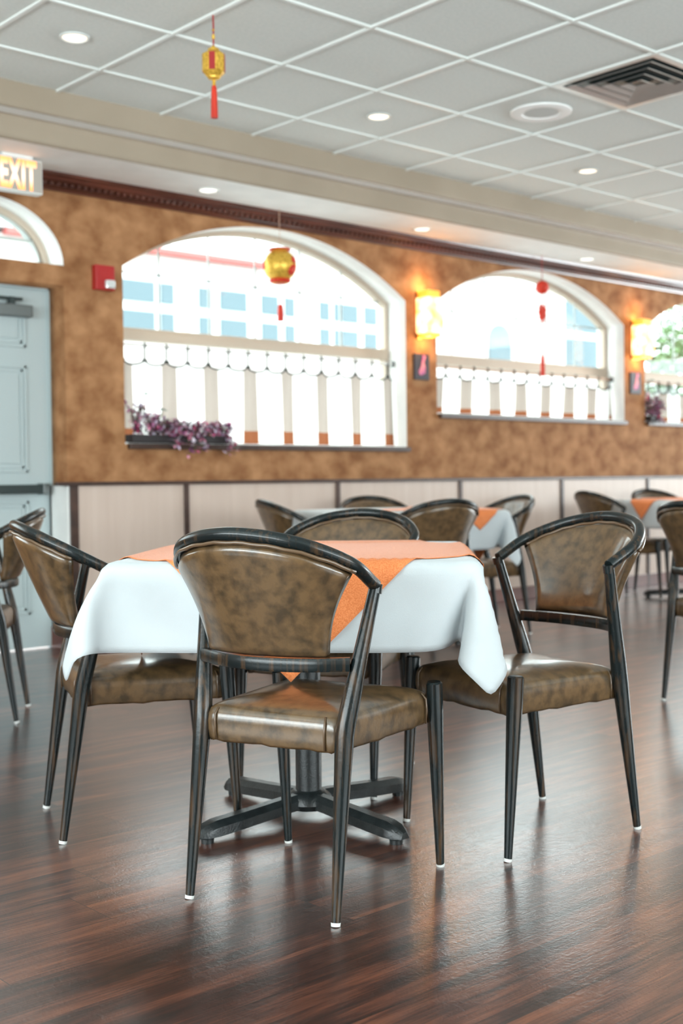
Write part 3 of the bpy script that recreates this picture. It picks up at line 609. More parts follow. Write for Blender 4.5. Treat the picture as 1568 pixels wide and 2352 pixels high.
279,-276,8,346,-276,8,413,-276,8,480,-276,8,547,-276,7,614,-276,7,680,-276,6,747,-276,6,814,-276,6,880,-276,17,931,-276,-26,929,-276,-93,928,-277,-160,927,-277,-227,925,-277,-293,922,-277,-360,917,-278,-427,-919,-207,-406,-921,-207,-339,-921,-207,-273,
-922,-207,-206,-923,-207,-139,-924,-208,-72,-917,-208,-5,-855,-208,22,-790,-208,8,-723,-208,6,-656,-208,6,-589,-208,6,-522,-208,6,-456,-208,6,-389,-209,6,-322,-209,6,-255,-209,8,-188,-209,8,-121,-209,8,-55,-209,8,12,-209,8,79,-209,8,146,-209,8,
213,-209,8,279,-209,8,346,-209,8,413,-209,8,480,-209,8,547,-209,7,614,-209,6,680,-209,6,747,-209,6,814,-209,6,880,-209,18,931,-209,-26,928,-209,-93,927,-210,-160,926,-210,-227,925,-210,-294,922,-210,-360,918,-211,-427,-919,-140,-406,-920,-140,-339,
-921,-140,-272,-922,-140,-206,-923,-141,-139,-924,-141,-72,-917,-141,-5,-855,-141,22,-790,-141,8,-723,-141,6,-656,-141,6,-589,-142,6,-522,-142,6,-456,-142,6,-389,-142,6,-322,-142,6,-255,-142,7,-188,-142,8,-121,-142,8,-55,-142,8,12,-142,8,79,-142,8,
146,-142,8,213,-142,8,280,-142,8,346,-142,8,413,-142,8,480,-142,8,547,-142,7,614,-142,6,680,-142,6,747,-142,6,814,-142,6,880,-142,18,931,-142,-26,927,-143,-93,926,-143,-160,925,-143,-227,924,-143,-294,922,-144,-361,919,-144,-427,-918,-73,-406,
-920,-73,-339,-921,-73,-272,-922,-74,-206,-923,-74,-139,-924,-74,-72,-917,-74,-5,-855,-74,22,-790,-74,8,-723,-75,6,-656,-75,6,-589,-75,6,-522,-75,6,-455,-75,6,-389,-75,6,-322,-75,6,-255,-75,7,-188,-75,8,-121,-75,8,-55,-75,8,12,-75,8,
79,-75,8,146,-75,8,213,-75,8,280,-75,8,346,-75,8,413,-75,8,480,-75,8,547,-75,7,614,-75,6,680,-75,6,747,-76,6,814,-76,6,880,-76,18,930,-76,-27,926,-76,-94,925,-76,-160,925,-76,-227,923,-77,-294,922,-77,-361,920,-77,-428,
-917,-6,-406,-920,-6,-339,-921,-7,-272,-923,-7,-205,-924,-7,-139,-924,-7,-72,-917,-7,-5,-855,-8,22,-789,-8,8,-723,-8,6,-656,-8,6,-589,-8,6,-522,-8,6,-455,-8,6,-389,-8,6,-322,-8,6,-255,-8,7,-188,-8,8,-121,-8,8,-54,-8,8,
12,-8,8,79,-8,8,146,-8,8,213,-8,8,280,-8,8,346,-8,8,413,-8,8,480,-9,8,547,-9,7,614,-9,6,680,-9,6,747,-9,6,814,-9,6,881,-9,18,930,-9,-27,925,-9,-94,924,-9,-161,924,-10,-227,923,-10,-294,922,-10,-361,
920,-10,-428,-916,61,-405,-919,60,-339,-921,60,-272,-923,60,-205,-924,60,-138,-924,59,-72,-917,59,-5,-855,59,22,-789,59,8,-723,59,6,-656,59,6,-589,59,6,-522,59,6,-455,59,6,-389,59,6,-322,59,6,-255,59,7,-188,59,8,-121,59,8,
-54,59,8,12,58,8,79,58,8,146,58,8,213,58,8,280,58,8,346,58,8,413,58,8,480,58,8,547,58,7,614,58,6,681,58,6,747,58,6,814,58,6,881,58,18,930,58,-27,924,58,-94,924,57,-161,923,57,-228,922,57,-294,
921,57,-361,920,57,-428,-915,127,-405,-919,127,-339,-921,127,-272,-923,127,-205,-924,127,-138,-925,126,-71,-917,126,-5,-855,126,21,-789,126,8,-723,126,6,-656,126,6,-589,126,6,-522,126,6,-455,126,6,-389,126,6,-322,125,6,-255,125,7,-188,125,8,
-121,125,8,-54,125,8,12,125,8,79,125,8,146,125,8,213,125,8,280,125,8,347,125,8,413,125,8,480,125,8,547,125,7,614,125,6,681,125,6,747,125,6,814,125,6,881,125,18,930,125,-27,924,124,-94,923,124,-161,922,124,-228,
922,124,-295,921,124,-361,920,124,-428,-913,194,-405,-918,194,-338,-921,194,-272,-923,194,-205,-925,193,-138,-925,193,-71,-917,193,-4,-855,193,21,-789,193,8,-723,193,6,-656,193,6,-589,192,6,-522,192,6,-455,192,6,-388,192,6,-322,192,6,-255,192,7,
-188,192,8,-121,192,8,-54,192,8,12,192,8,79,192,8,146,192,8,213,192,8,280,192,8,347,192,8,413,192,8,480,192,8,547,192,7,614,192,6,681,192,6,747,192,6,814,192,6,881,192,18,930,192,-27,923,191,-94,922,191,-161,
922,191,-228,921,191,-295,921,191,-362,921,190,-428,-911,261,-404,-917,261,-338,-921,261,-271,-923,260,-205,-925,260,-138,-926,260,-71,-917,260,-4,-855,260,21,-789,260,8,-722,259,6,-656,259,6,-589,259,6,-522,259,6,-455,259,6,-388,259,6,-322,259,7,
-255,259,7,-188,259,8,-121,259,8,-54,259,8,12,259,8,79,259,8,146,259,8,213,259,8,280,259,8,347,259,8,413,259,8,480,259,8,547,259,7,614,259,7,681,259,6,747,259,6,814,259,6,881,258,19,929,258,-27,922,258,-94,
922,258,-161,921,258,-228,921,258,-295,921,257,-362,921,257,-428,-909,328,-404,-916,328,-338,-921,327,-271,-923,327,-204,-925,327,-137,-926,327,-71,-917,326,-4,-855,326,20,-789,326,8,-722,326,7,-656,326,7,-589,326,6,-522,326,6,-455,326,7,-388,326,7,
-322,326,7,-255,326,8,-188,326,8,-121,326,8,-54,326,8,13,326,8,79,326,8,146,326,8,213,326,8,280,326,8,347,326,8,413,326,8,480,326,8,547,326,8,614,326,7,681,326,7,748,326,7,814,325,7,881,325,19,929,325,-27,
921,325,-95,921,325,-161,920,325,-228,920,324,-295,920,324,-362,921,324,-429,-906,395,-403,-914,395,-337,-920,394,-271,-923,394,-204,-925,394,-137,-926,393,-70,-918,393,-4,-855,393,20,-789,393,8,-722,393,7,-656,393,7,-589,393,7,-522,393,7,-455,393,7,
-388,393,7,-322,393,8,-255,393,8,-188,393,8,-121,393,8,-54,393,8,13,393,8,79,393,8,146,393,8,213,393,8,280,393,8,347,393,8,413,392,8,480,392,8,547,392,8,614,392,8,681,392,7,748,392,7,814,392,7,881,392,19,
929,392,-28,920,392,-95,920,391,-161,919,391,-228,920,391,-295,920,391,-362,921,391,-429,-901,461,-403,-911,461,-337,-918,461,-270,-922,461,-203,-924,461,-137,-925,460,-70,-918,460,-3,-855,460,19,-789,460,8,-722,460,8,-656,460,8,-589,460,8,-522,460,8,
-455,460,8,-388,460,8,-322,460,8,-255,459,8,-188,459,8,-121,459,8,-54,459,8,13,459,8,79,459,8,146,459,8,213,459,8,280,459,8,347,459,8,413,459,8,480,459,8,547,459,8,614,459,8,681,459,8,748,459,8,814,459,8,
881,459,19,929,459,-28,919,458,-95,919,458,-162,919,458,-228,919,458,-295,920,458,-362,921,458,-429,-896,528,-402,-906,528,-336,-916,528,-270,-921,528,-203,-923,527,-136,-924,527,-69,-919,527,-3,-855,527,18,-789,527,8,-722,527,8,-656,527,8,-589,527,8,
-522,526,8,-455,526,8,-388,526,8,-322,526,8,-255,526,8,-188,526,8,-121,526,8,-54,526,7,13,526,7,79,526,7,146,526,7,213,526,7,280,526,7,347,526,7,414,526,8,480,526,8,547,526,8,614,526,8,681,526,8,748,526,8,
814,526,8,881,526,19,929,525,-28,918,525,-95,918,525,-162,918,525,-228,918,525,-295,920,525,-362,921,525,-429,-888,594,-400,-899,594,-334,-910,594,-269,-920,594,-202,-921,594,-136,-923,594,-69,-920,593,-2,-855,594,17,-789,594,8,-722,594,8,-656,593,8,
-589,593,8,-522,593,8,-455,593,8,-388,593,8,-322,593,8,-255,593,8,-188,593,8,-121,593,7,-54,593,7,13,593,6,79,593,6,146,593,6,213,593,6,280,593,6,347,593,7,414,593,7,480,593,8,547,593,8,614,593,8,681,593,8,
748,593,8,815,593,8,881,593,19,929,592,-28,917,592,-95,917,592,-162,918,592,-228,919,592,-295,922,591,-362,922,591,-429,-880,661,-399,-888,660,-333,-900,660,-267,-912,661,-201,-922,661,-135,-921,661,-68,-920,660,-1,-856,661,16,-789,660,8,-722,660,8,
-656,660,8,-589,660,8,-522,660,8,-455,660,8,-388,660,8,-322,660,8,-255,660,8,-188,660,8,-121,660,7,-54,660,6,13,660,6,79,660,6,146,660,6,213,660,6,280,660,6,347,660,6,414,660,7,480,660,8,547,660,8,614,660,8,
681,660,8,748,660,8,815,660,8,881,660,18,929,659,-28,918,659,-95,917,659,-162,919,658,-229,923,658,-295,928,658,-362,921,658,-428,-872,727,-397,-876,726,-331,-885,726,-264,-899,726,-199,-913,727,-134,-924,727,-68,-921,727,0,-856,727,15,-789,727,8,
-722,727,8,-656,727,8,-589,727,8,-522,727,8,-455,727,8,-388,727,8,-322,727,8,-255,727,8,-188,727,8,-121,727,7,-54,727,6,13,727,6,79,727,6,146,727,6,213,727,6,280,727,6,347,727,6,414,727,7,480,727,8,547,727,8,
614,727,8,681,727,8,748,727,8,815,727,8,882,727,18,930,725,-28,919,726,-95,919,725,-162,926,725,-228,933,724,-295,926,725,-361,916,725,-427,-876,794,-396,-871,793,-329,-875,792,-263,-883,791,-196,-897,792,-131,-919,794,-68,-922,794,1,-856,794,12,
-789,794,8,-722,794,8,-656,794,8,-589,794,8,-522,794,8,-455,794,8,-388,794,8,-322,794,8,-255,793,8,-188,793,8,-121,793,8,-54,793,8,13,793,7,79,793,7,146,793,7,213,793,7,280,793,7,347,793,7,414,793,8,480,793,8,
547,793,8,614,793,8,681,793,8,748,793,9,815,794,8,883,794,17,932,792,-28,924,792,-95,937,790,-161,937,791,-228,928,791,-294,915,791,-359,902,790,-425,-941,807,-391,-937,805,-324,-927,833,-265,-918,848,-200,-911,857,-134,-919,860,-67,-924,864,5,
-857,862,16,-789,861,14,-722,860,16,-656,860,17,-589,860,18,-522,860,19,-455,859,20,-388,859,21,-322,859,21,-255,859,22,-188,859,22,-121,859,22,-54,859,22,13,859,23,79,859,23,146,859,22,213,859,22,280,859,23,347,859,23,413,859,23,
480,859,22,547,859,22,614,859,22,681,859,21,748,860,19,815,861,17,884,863,19,935,858,-27,945,856,-94,934,856,-160,917,854,-224,899,851,-288,886,851,-354,876,852,-420,-1007,817,-386,-1002,815,-319,-993,828,-254,-984,846,-190,-976,871,-129,-965,906,-74,
-918,924,-27,-858,929,4,-789,925,-2,-722,924,-3,-655,923,-5,-588,922,-5,-521,921,-6,-455,921,-6,-388,920,-7,-321,920,-7,-254,919,-7,-188,919,-7,-121,919,-7,-54,919,-7,13,919,-7,79,919,-7,146,919,-7,213,919,-7,280,919,-7,346,919,-7,
413,919,-7,480,919,-7,547,919,-7,613,919,-7,680,920,-7,746,922,-6,813,924,-6,881,926,-4,945,925,-24,920,918,-89,900,913,-153,886,912,-218,873,912,-284,861,912,-349,850,913,-415,-1073,822,-379,-1066,835,-314,-1048,866,-257,-1019,900,-208,-974,927,-166,
-922,918,-125,-895,961,-81,-850,916,-66,-789,939,-69,-722,931,-71,-655,927,-72,-589,926,-72,-522,926,-73,-455,926,-73,-388,925,-74,-321,924,-74,-255,923,-74,-188,924,-74,-121,924,-74,-54,924,-75,12,923,-75,79,923,-75,146,923,-75,213,923,-75,280,923,-75,
346,923,-75,413,923,-75,480,924,-75,547,924,-75,613,923,-75,680,929,-74,746,918,-74,812,922,-74,879,916,-74,929,957,-83,980,928,-114,962,898,-171,950,922,-232,934,935,-296,917,946,-360,899,957,-423,-1128,860,-380,-1086,893,-339,-1039,917,-299,-986,928,-259,
-934,919,-218,-918,964,-172,-861,961,-138,-847,896,-131,-787,926,-135,-722,942,-137,-656,933,-138,-589,928,-139,-522,926,-140,-455,926,-140,-389,925,-140,-322,925,-141,-255,925,-141,-188,925,-141,-121,925,-141,-55,924,-141,12,924,-141,79,923,-142,146,923,-142,213,924,-142,
279,924,-142,346,924,-142,413,924,-142,480,924,-142,547,924,-142,613,930,-141,680,927,-141,746,921,-140,809,899,-137,874,913,-141,912,968,-146,976,974,-163,1008,933,-205,1003,890,-256,974,885,-316,955,895,-379,941,908,-443,-1097,886,-433,-1053,916,-392,-999,918,-353,
-946,920,-312,-925,964,-267,-886,995,-222,-837,955,-200,-848,889,-197,-785,911,-200,-722,934,-203,-656,942,-205,-589,936,-205,-522,930,-206,-456,927,-207,-389,926,-207,-322,925,-207,-255,925,-208,-188,925,-208,-122,925,-208,-55,925,-208,12,925,-208,79,924,-208,146,924,-208,
213,924,-208,279,924,-208,346,924,-208,413,924,-208,480,925,-208,546,928,-208,613,927,-208,680,923,-207,745,907,-206,808,885,-202,867,915,-208,917,959,-212,959,1010,-216,1006,979,-253,1030,935,-297,1034,889,-345,1009,862,-400,983,861,-462,-1055,896,-485,-1014,930,-445,
-960,925,-406,-930,964,-360,-901,1003,-315,-848,1011,-275,-825,949,-265,-849,887,-264,-783,897,-266,-722,924,-269,-656,935,-271,-589,940,-272,-522,937,-273,-456,933,-273,-389,930,-274,-322,928,-274,-255,927,-274,-189,927,-275,-122,926,-275,-55,926,-275,12,926,-275,79,925,-275,
146,925,-275,212,925,-275,279,925,-275,346,925,-275,413,926,-275,480,927,-275,546,926,-275,613,922,-275,679,913,-274,743,892,-271,807,875,-268,858,918,-274,906,965,-278,935,1025,-277,998,1024,-302,1027,982,-345,1046,937,-390,1057,891,-437,1044,849,-487,-1013,903,-536,
-975,943,-497,-931,964,-452,-886,984,-406,-868,1033,-365,-813,1013,-332,-824,947,-332,-850,886,-331,-783,888,-332,-721,913,-335,-656,927,-337,-590,934,-339,-523,937,-339,-456,936,-340,-389,934,-340,-322,932,-341,-256,930,-341,-189,929,-341,-122,928,-342,-55,927,-342,12,927,-342,
79,926,-342,146,926,-342,212,925,-342,279,925,-342,346,925,-342,413,925,-342,480,924,-342,546,920,-341,613,914,-341,679,902,-339,742,882,-337,808,870,-335,845,926,-339,894,971,-343,917,1034,-341,977,1059,-355,1023,1029,-392,1041,983,-438,1058,938,-484,1073,892,-530,
-971,917,-586,-927,942,-544,-886,973,-500,-864,1020,-458,-830,1057,-414,-793,1005,-395,-826,947,-399,-850,885,-398,-783,879,-398,-721,904,-401,-656,919,-404,-590,926,-405,-523,930,-406,-456,932,-407,-390,932,-407,-323,932,-408,-256,931,-408,-189,930,-408,-122,929,-408,-55,928,-409,
12,927,-409,79,927,-409,145,926,-409,212,925,-409,279,924,-409,346,923,-409,413,921,-409,480,918,-408,546,913,-408,613,904,-407,678,891,-405,743,874,-403,809,866,-402,840,925,-405,879,979,-408,902,1042,-405,953,1084,-412,1013,1073,-441,1033,1029,-486,1047,983,-532,
1062,936,-578)
CV = [Vector(CLOTH_POINTS[i:i+3])/2000 for i in range(0, len(CLOTH_POINTS), 3)]; NC = int(round(len(CV)**.5))
CF = [(j*NC+i, j*NC+i+1, (j+1)*NC+i+1, (j+1)*NC+i) for j in range(NC-1) for i in range(NC-1)]
def subsurf(o, lv=1):
    m = o.modifiers.new('subdivision', 'SUBSURF'); m.levels = lv; m.render_levels = lv
def make_table():
    t = empty('pedestal_table')
    MB().box(-.444,.444,-.444,.444,.700,.726).build('table_top', M['iron'], t, bevel=.006)
    MB().lathe([(.036,.05),(.036,.66),(.05,.67),(.05,.685),(.16,.69),(.16,.70)], 28).build('column', M['iron'], t, smooth=True)
    MB().lathe([(.02,.032),(.058,.030),(.066,.045),(.062,.062),(.046,.076),(.038,.080)], 28).build('hub', M['iron'], t, smooth=True)
    for k in range(4):
        a = R(45+90*k); d = Vector((math.cos(a), math.sin(a), 0)); p = Vector((-d.y, d.x, 0))
        vs = []; secs = [(.03,.074,.034,.024),(.09,.071,.033,.027),(.16,.066,.028,.029),(.25,.060,.022,.031),(.325,.056,.018,.032),(.355,.049,.017,.027),(.378,.034,.018,.014)]
        for r_, zt, zb, w in secs:
            c = d*r_; vs += [c-p*w+Vector((0,0,zb)), c-p*w+Vector((0,0,zt-.014)), c-p*w*.45+Vector((0,0,zt)), c+p*w*.45+Vector((0,0,zt)), c+p*w+Vector((0,0,zt-.014)), c+p*w+Vector((0,0,zb))]
        n = 6; m = len(secs)
        ar = MB().add(vs, [(i*n+q, i*n+(q+1)%n, (i+1)*n+(q+1)%n, (i+1)*n+q) for i in range(m-1) for q in range(n)]+[tuple(range(n))[::-1], tuple((m-1)*n+q for q in range(n))]).build('base_arm', M['iron'], t, smooth=True)
        MB().lathe([(.017,0),(.018,.012),(.010,.015),(.010,.026)], 16, d.x*.345, d.y*.345).build('levelling_foot', M['iron'], ar, smooth=True)
    return t
TZ = .733
def make_cloth():
    o = MB().add(CV, CF).build('tablecloth', M['cloth'], smooth='all'); subsurf(o)
    s = o.modifiers.new('thickness', 'SOLIDIFY'); s.thickness = .0012; s.offset = 1
    return o
def make_overlay(half=.738, ox=0.0, oy=0.0):
    # square laid corner to edge; hangs over the middle of each side, outside the white cloth
    bvh = BVHTree.FromPolygons(CV, CF); A = .4535; N = 56; vs = []
    for j in range(N+1):
        for i in range(N+1):
            p, q = -1+2*i/N, -1+2*j/N; x, y = (p-q)/2*half*1.0, (p+q)/2*half*1.0
            x, y = x+ox, y+oy
            ax, ay = abs(x), abs(y); sx, sy = (1 if x >= 0 else -1), (1 if y >= 0 else -1)
            if ax <= A and ay <= A:
                hit = bvh.ray_cast(Vector((x, y, .2)), Vector((0,0,-1)))[0]; z = (hit.z if hit else .006)+.003
                e = max(ax, ay)
                vs.append(Vector((x, y, z)))
            else:
                if ax > A: d = ax-A; o_ = Vector((sx*.75, y, -d)); dr_ = Vector((-sx,0,0))
                else: d = ay-A; o_ = Vector((x, sy*.75, -d)); dr_ = Vector((0,-sy,0))
                hit = bvh.ray_cast(o_+Vector((0,0,.004)), dr_)[0]
                base = hit if hit and abs(hit.x*dr_.x+hit.y*dr_.y) > .40 else (Vector((sx*A, y, -d)) if ax > A else Vector((x, sy*A, -d)))
                vs.append(Vector((base.x, base.y, -d+.003))-dr_*(.0045+.004*math.sin((x+y)*23)**2*min(1, d*8)))
    W_ = N+1
    o = MB().add(vs, [(j*W_+i, j*W_+i+1, (j+1)*W_+i+1, (j+1)*W_+i) for j in range(N) for i in range(N)]).build('table_overlay', M['orange'], smooth='all')
    s = o.modifiers.new('thickness', 'SOLIDIFY'); s.thickness = .001; s.offset = 1
    return o
t0 = make_table(); c0 = make_cloth(); v0 = make_overlay()
tabs = [(2.18, 2.59, -45, 'nearest table', t0, c0, v0, .738), (4.98, 5.09, -22, 'middle background table', None, None, None, .50), (8.27, 5.19, -21, 'right background table', None, None, None, .60)]
LT = ['black pedestal table with four footed iron base, nearest the camera', 'pedestal table hidden under white and orange cloths, middle one in the background', 'pedestal table against the wall at the right edge, white and orange cloths over it']
LC = ['white linen cloth draped over the nearest table, its pointed corners hanging down', 'white cloth on the middle table of the background', 'white cloth with long folds on the background table at the right edge']
LO = ['large orange damask square laid across the nearest table', 'orange square on the middle table of the background', 'orange square on the background table at the right edge, one pointed tip hanging']
for i, (x, y, a, nm, t, c, v, hf) in enumerate(tabs):
    if t is None:
        t = copy_tree(t0); c = c0.copy(); C.objects.link(c); v = make_overlay(half=hf, ox=.27 if i == 1 else 0, oy=-.06 if i == 1 else 0)
    for o, z in ((t, 0), (c, TZ), (v, TZ)):
        o.location = (x, y, z); o.rotation_euler = (0, 0, R(a))
    if i:
        for o in (t, c, v): o.scale = (1.06, 1.06, 1.0)
        t.scale.z = 1.03; c.location.z = v.location.z = TZ+.0215
    tag(t, LT[i], 'table', 'pedestal tables'); tag(c, LC[i], 'tablecloth', 'white tablecloths'); tag(v, LO[i], 'tablecloth', 'orange overlays')

# ------------------------------------------------------------------ window wall fittings
def sconce(x, label):
    yb = YW; t = empty('wall_sconce', (x, yb, 2.10), 0, label, 'wall lamp', 'glowing wall sconces between the windows')
    MB().box(-.055,.055,-.018,0,-.17,.17).build('back_plate', M['brass'], t, bevel=.004)
    w, d = .078, .150
    mb = MB(); mb.box(-w, w, -d, -.020, -.135, .115); sh = mb.build('lamp_shade', M['shade'], t, bevel=.012, seg=3)
    MB().box(-.060,.060,-.130,-.030,.115,.165).build('top_cap', M['capglow'], t, bevel=.005)
    MB().box(-.062,.062,-.132,-.028,-.160,-.135).build('bottom_cap', M['capglow'], t, bevel=.004)
    for dz in (.205, -.20):
        l = bpy.data.lights.new('sconce_bulb', 'POINT'); l.energy = 1.6; l.color = (1,.55,.20); l.shadow_soft_size = .035
        o = bpy.data.objects.new('sconce_bulb', l); C.objects.link(o); o.parent = t; o.location = (0,-.08,dz)
    return t
M['brass'] = mat('brass', (.55,.35,.12), .35, metal=1)
M['shade'] = noise_mix(mat('lit alabaster shade', (.9,.6,.3), .4, emit=(1,.55,.20), es=1), (1,.62,.30), (1,.80,.55), (9,9,9), 3)
def shade_emit(m, c1, c2, s):
    nt = m.node_tree; b = nt.nodes['Principled BSDF']; cr = [n for n in nt.nodes if n.type == 'VALTORGB'][0]
    cr.color_ramp.elements[0].color = (*c1, 1); cr.color_ramp.elements[1].color = (*c2, 1)
    nt.links.new(cr.outputs[0], b.inputs['Emission Color']); b.inputs['Emission Strength'].default_value = s
shade_emit(M['shade'], (1,.34,.07), (1,.74,.46), 2.1)
M['capglow'] = mat('amber glass cap', (.8,.35,.05), .4, emit=(1,.30,.02), es=1.1)
sconce(6.275, 'glowing amber box shaped wall sconce between the first and second arched windows')
sconce(8.86, 'glowing amber box shaped wall sconce between the second and farthest arched windows')
for x, lb in ((6.265, 'small dark framed picture of a pink figure under the first wall sconce'), (8.86, 'small dark framed picture of a pink figure under the second wall sconce')):
    t = empty('picture', (x, YW, 1.735), 0, lb, 'picture', 'small dark pictures under the sconces')
    MB().box(-.075,.075,-.014,0,-.092,.092).build('picture_panel', M['picbase'], t, bevel=.003)
    M.setdefault('pinkpaint', noise_mix(mat('pink and purple paint', (.5,.1,.2), .5), (.30,.03,.25), (.75,.25,.28), (30,30,14), 3))
    fg = [(-.005,-.06),(.03,-.045),(.035,0),(.02,.03),(.04,.075),(.01,.085),(-.005,.03),(-.012,0),(-.035,-.03),(-.03,-.055)]
    n = len(fg); MB().add([(a, y, b) for y in (-.0165,-.0135) for a, b in fg], [tuple(range(n)), tuple(range(n, 2*n))]+[(i, (i+1)%n, n+(i+1)%n, n+i) for i in range(n)]).build('painted_figure', M['pinkpaint'], t)
# fire alarm
t = empty('fire_alarm', (3.68, YW, 2.10), 0, 'red fire alarm with a clear strobe lens on the tan wall beside the door', 'fire alarm')
MB().box(-.062,.062,-.045,0,-.068,.072).build('alarm_body', M['alarmred'], t, bevel=.006)
MB().box(-.008,.050,-.072,-.045,-.060,-.012).build('strobe_lens', M['clear'], t, bevel=.010, seg=3)
MB().box(-.045,.045,-.048,-.045,.005,.055).build('sounder_grille', M['alarmred'], t, bevel=.001)
# exit sign hung from the soffit
YE = 5.90
t = empty('exit_sign', (2.985, YE, 2.545), 0, 'lit exit sign with orange white letters hanging from the soffit above the door', 'sign')
MB().box(-.095,.185,-.03,.03,-.095,.080).build('sign_box', M['signwhite'], t, bevel=.006)
MB().box(-.089,.179,-.0325,-.029,-.088,.074).build('sign_face', M['signgrey'], t)
MB().box(-.04,.13,-.03,.03,.080,.095).build('mounting_canopy', M['signwhite'], t)
def letter_mat():
    m = mat('lit exit letters', (.8,.4,.2), .5, emit=(1,.5,.2), es=1); nt = m.node_tree; b = nt.nodes['Principled BSDF']
    tc = node(nt, 'ShaderNodeTexCoord'); sp = node(nt, 'ShaderNodeSeparateXYZ'); nt.links.new(tc.outputs['Object'], sp.inputs[0])
    mr = node(nt, 'ShaderNodeMapRange'); mr.inputs['From Min'].default_value = 0; mr.inputs['From Max'].default_value = .065
    ab = node(nt, 'ShaderNodeMath', operation='ABSOLUTE'); nt.links.new(sp.outputs[1], ab.inputs[0]); nt.links.new(ab.outputs[0], mr.inputs[0])
    cr = node(nt, 'ShaderNodeValToRGB'); e = cr.color_ramp.elements; e[0].position = .25; e[0].color = (1,.86,.74,1); e[1].position = 1; e[1].color = (1,.28,.03,1)
    nt.links.new(mr.outputs[0], cr.inputs[0]); nt.links.new(cr.outputs[0], b.inputs['Emission Color']); b.inputs['Emission Strength'].default_value = 1.1; return m
M['letter'] = letter_mat()
def text_mesh(name, body, size, m, parent, loc, rot, sx=1, ext=.001, bold=.0):
    cu = bpy.data.curves.new(name, 'FONT'); cu.body = body; cu.size = size; cu.align_x = 'CENTER'; cu.align_y = 'CENTER'; cu.extrude = ext; cu.offset = bold; cu.space_character = 1.08
    o = bpy.data.objects.new(name, cu); C.objects.link(o); dg = bpy.context.evaluated_depsgraph_get()
    me = bpy.data.meshes.new_from_object(o.evaluated_get(dg)); bpy.data.objects.remove(o)
    ys = [v.co.y for v in me.vertices]; xs = [v.co.x for v in me.vertices]; cy = (min(ys)+max(ys))/2; cx = (min(xs)+max(xs))/2
    for v in me.vertices: v.co.x = (v.co.x-cx)*sx; v.co.y -= cy
    me.materials.clear(); me.materials.append(m); ob = bpy.data.objects.new(name, me); C.objects.link(ob); ob.parent = parent; ob.location = loc; ob.rotation_euler = rot
    return ob
text_mesh('exit_lettering', 'EXIT', .205, M['letter'], t, (.046,-.0335,-.006), (R(90),0,0), sx=.46, bold=.008)

# ------------------------------------------------------------------ ceiling fittings
def downlight(x, y, z, r, m, label, grp):
    t = empty('recessed_downlight', (x, y, z), 0, label, 'ceiling light', grp)
    MB().lathe([(r*1.28, 0),(r*1.28,-.004),(r*1.08,-.007),(r*1.0,-.002),(r*1.0,0)], 36).build('trim_ring', M['grid'], t, smooth=True)
    MB().lathe([(r*.99,-.0005),(r*.9,-.0035),(r*.4,-.0045),(.001,-.005)], 36).build('lamp_lens', m, t, smooth=True)
    l = bpy.data.lights.new('downlight_beam', 'SPOT'); l.energy = 9; l.color = (1,.80,.58); l.spot_size = R(110); l.spot_blend = .9; l.shadow_soft_size = r
    o = bpy.data.objects.new('downlight_beam', l); C.objects.link(o); o.parent = t; o.location = (0,0,-.02)
for i, lb in ((0, 'recessed downlight in the tiled ceiling, leftmost, above the exit sign'), (3, 'recessed downlight in the tiled ceiling, middle one of three'), (6, 'recessed downlight in the tiled ceiling, farthest to the right')):
    downlight(GX+T*(i+.5), GY+T*.5, ZC+.005, .052, M['lampglow'], lb, 'downlights in the tiled ceiling')
for x, lb in ((4.25, 'soffit downlight above the left part of the first arched window'), (6.03, 'soffit downlight above the end of the first arched window'), (7.86, 'soffit downlight above the second arched window')):
    downlight(x, 5.89, ZS+.001, .052, M['lampcool'], lb, 'downlights in the soffit')
sx_, sy_ = GX+4.5*T, GY-.5*T
t = empty('ceiling_speaker', (sx_, sy_, ZC+.005), 0, 'round white ceiling speaker between the downlights and the air vent', 'speaker')
MB().lathe([(.162,0),(.162,-.008),(.150,-.014),(.102,-.010),(.100,-.006)], 48).build('bezel', M['plastic'], t, smooth=True)
MB().lathe([(.101,-.004),(.07,-.009),(.035,-.011),(.001,-.012)], 40).build('grille', M['grille'], t, smooth=True)
# square air diffuser: nested sloping louvres
vx, vy = GX+4.5*T, GY-1.5*T
t = empty('air_vent', (vx, vy, ZC), 0, 'square metal air diffuser with nested louvres in the ceiling at upper right', 'air vent')
MB().box(-.292,.292,-.292,.292,.0045,.06).build('vent_throat', M['blackbar'], t)
fr = bars(MB(), [(-.296,-.296),(.296,-.296),(.296,.296),(-.296,.296)], 0, .004, .03)
fo = fr.build('vent_frame', M['steel'], t); fo.data.transform(Matrix(((1,0,0,0),(0,0,1,0),(0,-1,0,.0045),(0,0,0,1))))
for k in range(4):
    a, b = .250-.062*k, .220-.062*k; z0, z1 = -.009, .003
    vs = []
    for s_, z_ in ((a, z0), (b, z1), (b, z1+.0015), (a, z0+.0015)): vs += [(-s_,-s_,z_),(s_,-s_,z_),(s_,s_,z_),(-s_,s_,z_)]
    fs = [(q*4+i, q*4+(i+1)%4, ((q+1)%4)*4+(i+1)%4, ((q+1)%4)*4+i) for q in range(4) for i in range(4)]
    MB().add(vs, fs).build('louvre', M['steel'], t)

